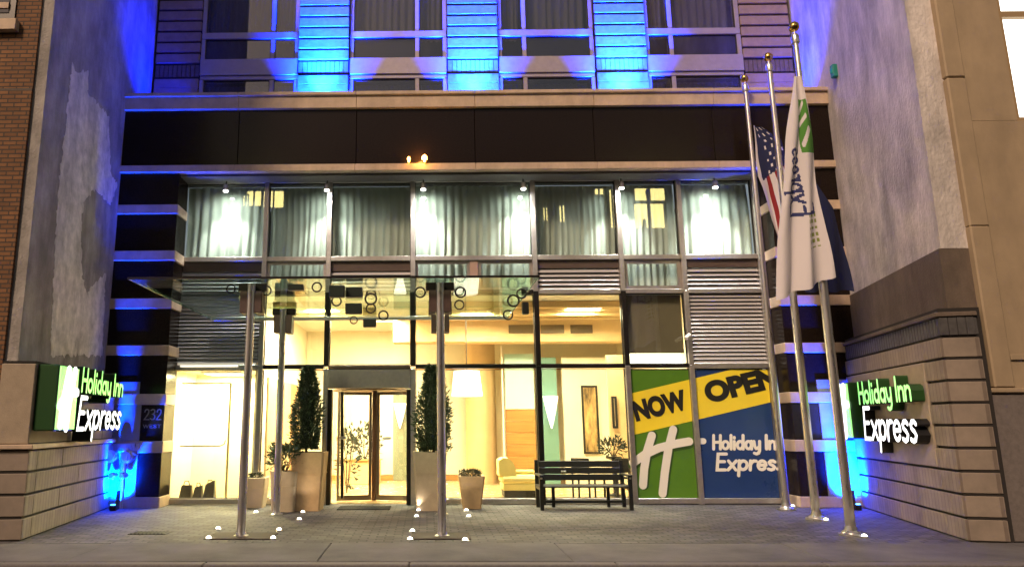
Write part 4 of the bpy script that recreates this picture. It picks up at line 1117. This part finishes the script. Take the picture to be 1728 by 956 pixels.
# fire hose inlets by the left pillar
st = thing('fire_hose_inlet', (-5.92, -.9, 0), 'pair of twin fire hose inlets lit blue at the left pillar', 'standpipe')
for z, r, dd in ((.98, .12, .17), (.62, .065, .10)):
    for s in (-1, 1):
        xx = -5.92+s*dd
        g = MB(); g.lathe([(r*.8, 0), (r*.8, .12), (r, .12), (r, .2), (r*.7, .21), (r*.7, .23)], 0, 0, 16)
        o = g.build('inlet_cap', STEEL, None, smooth=True); o.data.transform(Matrix.Translation((xx, -.70, z)) @ Matrix.Rotation(R(90), 4, 'X')); o.parent = st; o.location = -st.location
g = MB(); g.lathe([(.055, 0), (.055, 1.06), (.09, 1.08), (.09, 1.14)], -5.92, -.66, 14); g.build('riser_pipe', STEEL, st, smooth=True)
piece('inlet_plate', STEEL, st, -6.2, -5.64, -.645, -.625, 1.08, 1.22, .01)
piece('notice_plate', mat('pale_plate', (.5, .48, .52), .5), st, -5.82, -5.68, -.60, -.585, .34, .52, .005)
cmr = thing('security_camera', (5.42, -.2, 3.42), 'small white security camera on the mullion left of the right louvres', 'camera')
p = at(1160, 568, -.22)
g = MB(); g.tube([(p.x-.07, -.30, p.z-.04), (p.x+.05, -.22, p.z+.04)], .04, 10); g.build('housing', WHITE, cmr, smooth=True)
g = MB(); g.tube([(p.x+.05, -.22, p.z+.04), (XS[6], -.10, p.z+.02)], .014, 8); g.build('bracket', BLACK, cmr)
for v0, v1, u, lb in ((517, 541, 1414, 'upper small white lit box on the wall beside the right pillar'), (548, 571, 1418, 'lower small white lit box on the wall beside the right pillar')):
    p, q = on_wall(u, v0, *RU), on_wall(u, v1, *RU)
    t = thing('wall_light', (p.x, p.y, q.z), lb, 'wall light', 'small white wall lights by the right pillar')
    piece('back_plate', BLACK, t, p.x-.08, p.x+.02, p.y-.08, p.y+.10, q.z-.02, p.z+.02, .006)
    piece('lens', glow('soft_white_lens', (1, .95, .9), 1.0), t, p.x-.14, p.x-.081, p.y-.05, p.y+.05, q.z, p.z, .01)
p = on_wall(1412, 120, *RU)
t = thing('alarm_box', (p.x, p.y, p.z), 'tiny teal box high on the blue lit right wall', 'alarm box')
piece('case', mat('teal_plastic', (.01, .20, .18), .4), t, p.x-.10, p.x+.02, p.y-.05, p.y+.07, p.z-.14, p.z+.14, .015)
piece('lens', mat('teal_lens', (.02, .35, .3), .2), t, p.x-.112, p.x-.101, p.y-.03, p.y+.05, p.z-.05, p.z+.05, .004)

# ================================================================== THINGS IN THE LOBBY
# armchair
Y = 1.5
p, q = at(842, 745, Y), at(908, 822, Y)
x0, x1 = p.x, q.x
YF = mat('yellow_upholstery', (.74, .62, .26), .8, noise=.06)
ac = thing('armchair', ((x0+x1)/2, Y, 0), 'pale yellow armchair behind the glass left of the bench', 'armchair')
piece('seat', YF, ac, x0, x1, Y-.35, Y+.35, .30, .46, .05)
piece('seat_base', YF, ac, x0+.03, x1-.02, Y-.33, Y+.33, .16, .297, .02)
piece('plinth', BLACKL, ac, x0+.06, x1-.08, Y-.30, Y+.30, .013, .155, .01)
g = MB()
prof = [(x0-.04, .46), (x0+.34, .46), (x0+.33, .60), (x0+.28, .74), (x0+.18, .83), (x0+.06, .84), (x0-.04, .78)]
g.prism([(x, Y-.28, z+.003) for x, z in prof], [(x, Y+.30, z+.003) for x, z in prof]); g.build('backrest', YF, ac)
piece('arm', YF, ac, x0+.3, x1-.03, Y+.24, Y+.36, .463, .56, .03)
# drum pendant
Y = 2.2
p, q = at(762, 626, Y), at(814, 668, Y)
pc, pr_ = (p.x+q.x)/2, (q.x-p.x)/2
t = thing('pendant_lamp', (pc, Y, q.z), 'big glowing white drum pendant lamp behind the glass right of the back right post', 'pendant lamp')
g = MB(); g.lathe([(pr_, q.z), (pr_*1.0, q.z+.06), (pr_*.84, p.z)], pc, Y, 28); g.build('shade', SCONCE, t, smooth=True)
g = MB(); g.tube([(pc, Y, p.z), (pc, Y, 4.24)], .012, 6); g.build('cord', BLACK, t)
# wall sconces: long white cones
def sconce(u, v0, v1, wpx, Y, label):
    p, q = at(u, v0, Y), at(u, v1, Y); w = (at(u+wpx, v0, Y).x-at(u, v0, Y).x)/2
    t = thing('wall_sconce', (p.x, Y, q.z), label, 'sconce', 'white cone wall lamps')
    g = MB(); g.lathe([(.015, q.z), (w*.45, q.z+(p.z-q.z)*.35), (w*.8, q.z+(p.z-q.z)*.75), (w, p.z)], p.x, Y, 16); g.build('shade', SCONCE, t, smooth=True)
    piece('bracket', METAL, t, p.x-.03, p.x+.03, Y+w*.5, Y+w+.05, (p.z+q.z)/2, (p.z+q.z)/2+.08, .006)
sconce(929, 668, 722, 26, 4.0, 'white cone sconce on the dark teal panel above the bench')
Y = 4.6
p, q = at(660, 672, Y), at(692, 798, Y)
slab('teal_panel', mat('sage_paint', (.20, .22, .15), .6), p.x, q.x+.02, 5.9, 5.95, .02, 2.6)
sconce(675, 680, 722, 22, 5.75, 'white cone sconce seen through the revolving door')
# pictures
def picture(u0, v0, u1, v1, Y, M, label):
    p, q = at(u0, v0, Y), at(u1, v1, Y)
    t = thing('picture', ((p.x+q.x)/2, Y, q.z), label, 'picture', 'framed pictures in the lobby')
    fw = .05; f = MB()
    f.box(p.x, q.x, Y-.03, Y, q.z, q.z+fw); f.box(p.x, q.x, Y-.03, Y, p.z-fw, p.z); f.box(p.x, p.x+fw, Y-.03, Y, q.z+fw, p.z-fw); f.box(q.x-fw, q.x, Y-.03, Y, q.z+fw, p.z-fw)
    f.build('frame', BLACKL, t); slab('canvas', M, p.x+fw, q.x-fw, Y-.012, Y-.002, q.z+fw, p.z-fw, t)
picture(980, 650, 1013, 765, 4.16, mat('dark_abstract_print', (.10, .055, .025), .5, noise=.9, nscale=3, stretch=(2, 1, .6), col2=(.4, .26, .1)), 'tall dark framed picture on the cream wall above the bench')
picture(1031, 668, 1043, 722, 2.38, mat('pale_print', (.6, .45, .25), .5), 'narrow pale picture on the amber wall beside the green graphic')
# plants, chairs, counter
ct = thing('reception_counter', (-1.2, 4.8, 0), 'amber reception counter seen through the revolving door', 'counter')
p, q = at(575, 775, 4.6), at(640, 830, 4.6)
piece('front', ORANGE, ct, p.x, q.x, 4.6, 5.2, .013, p.z-.04, .01); piece('top', WOOD, ct, p.x-.04, q.x+.04, 4.55, 5.25, p.z-.039, p.z, .01)
shrub((p.x+q.x)/2+.1, 4.9, p.z+.02, .42, .9, 'dark leafy arrangement standing on the reception counter', 21, 260, LEAFD, .16)
shrub(-1.86, 2.3, .02, .22, 1.9, 'tall dark leafy plant just inside the revolving door on its left', 23, 170, LEAFD, .16)
def chair(x, yy, rz, label):
    t = thing('dining_chair', (0, 0, 0), label, 'chair', 'dark chairs inside behind the bench')
    piece('seat', BLACKL, t, -.21, .21, -.21, .21, .43, .47, .015); piece('backrest', BLACKL, t, -.2, .2, .19, .22, .56, .86, .015)
    for sx in (-1, 1):
        piece('leg', BLACK, t, sx*.18-.018, sx*.18+.018, -.2, -.164, .014, .43, .004)
        piece('leg', BLACK, t, sx*.18-.018, sx*.18+.018, .18, .216, .014, .56, .004)
    t.location = (x, yy, 0); t.rotation_euler = (0, 0, rz)
for u, yy, rz, lb in ((985, 1.0, 2.6, 'dark dining chair behind the bench, in the middle'), (1040, .9, 3.6, 'dark dining chair behind the bench at its right end, next to the green graphic')):
    chair(at(u, 800, yy).x, yy, rz, lb)
p = at(1035, 770, 1.5)
shrub(p.x, 1.5, .86, .26, .42, 'dark low plant behind the right end of the bench', 31, 240, LEAFD, .11)
pt = thing('plant_stand', (p.x, 1.5, 0), 'black stand carrying the dark plant behind the bench', 'plant stand')
g = MB(); g.lathe([(.16, .013), (.15, .05), (.04, .08), (.04, .78), (.17, .82), (.17, .86)], p.x, 1.5, 16); g.build('stand', BLACK, pt, smooth=True)
# small chandelier under the lobby ceiling
p = at(1003, 512, .9)
t = thing('chandelier', (p.x, .9, p.z), 'small white cluster lamp near the ceiling above the bench', 'chandelier')
for dx, dz in ((-.10, .06), (.08, .07), (-.02, -.08), (.12, -.05)):
    g = MB(); g.lathe([(.02, p.z+dz-.07), (.07, p.z+dz-.02), (.07, p.z+dz+.03), (.03, p.z+dz+.08)], p.x+dx, .9, 12); g.build('globe', SCONCE, t, smooth=True)
g = MB(); g.tube([(p.x, .9, p.z), (p.x, .9, 4.24)], .01, 6); g.build('rod', METAL, t)
# dark bags on the vestibule floor
p0 = at(303, 834, .45)
for i, (w, h, lb) in enumerate(((.26, .34, 'leftmost black bag on the floor of the bright left bay'), (.20, .30, 'middle black bag on the floor of the bright left bay'), (.24, .36, 'rightmost black bag on the floor of the bright left bay'))):
    x = p0.x+(0, .28, .50)[i]
    t = thing('bag', (x, .45, .013), lb, 'bag', 'black bags in the left bay')
    g = MB(); g.prism([(x, .36, .014), (x+w, .36, .014), (x+w, .56, .014), (x, .56, .014)], [(x+.04, .42, h), (x+w-.02, .42, h+.04*i), (x+w-.02, .50, h+.04*i), (x+.04, .50, h)]); g.build('body', BLACKL, t)
    g = MB(); g.tube([(x+.07, .46, h-.01), (x+w*.35, .46, h+.08), (x+w*.65, .46, h+.08), (x+w-.06, .46, h+.02*i)], .012, 6); g.build('handle', BLACKL, t)
bpy.context.view_layer.update()
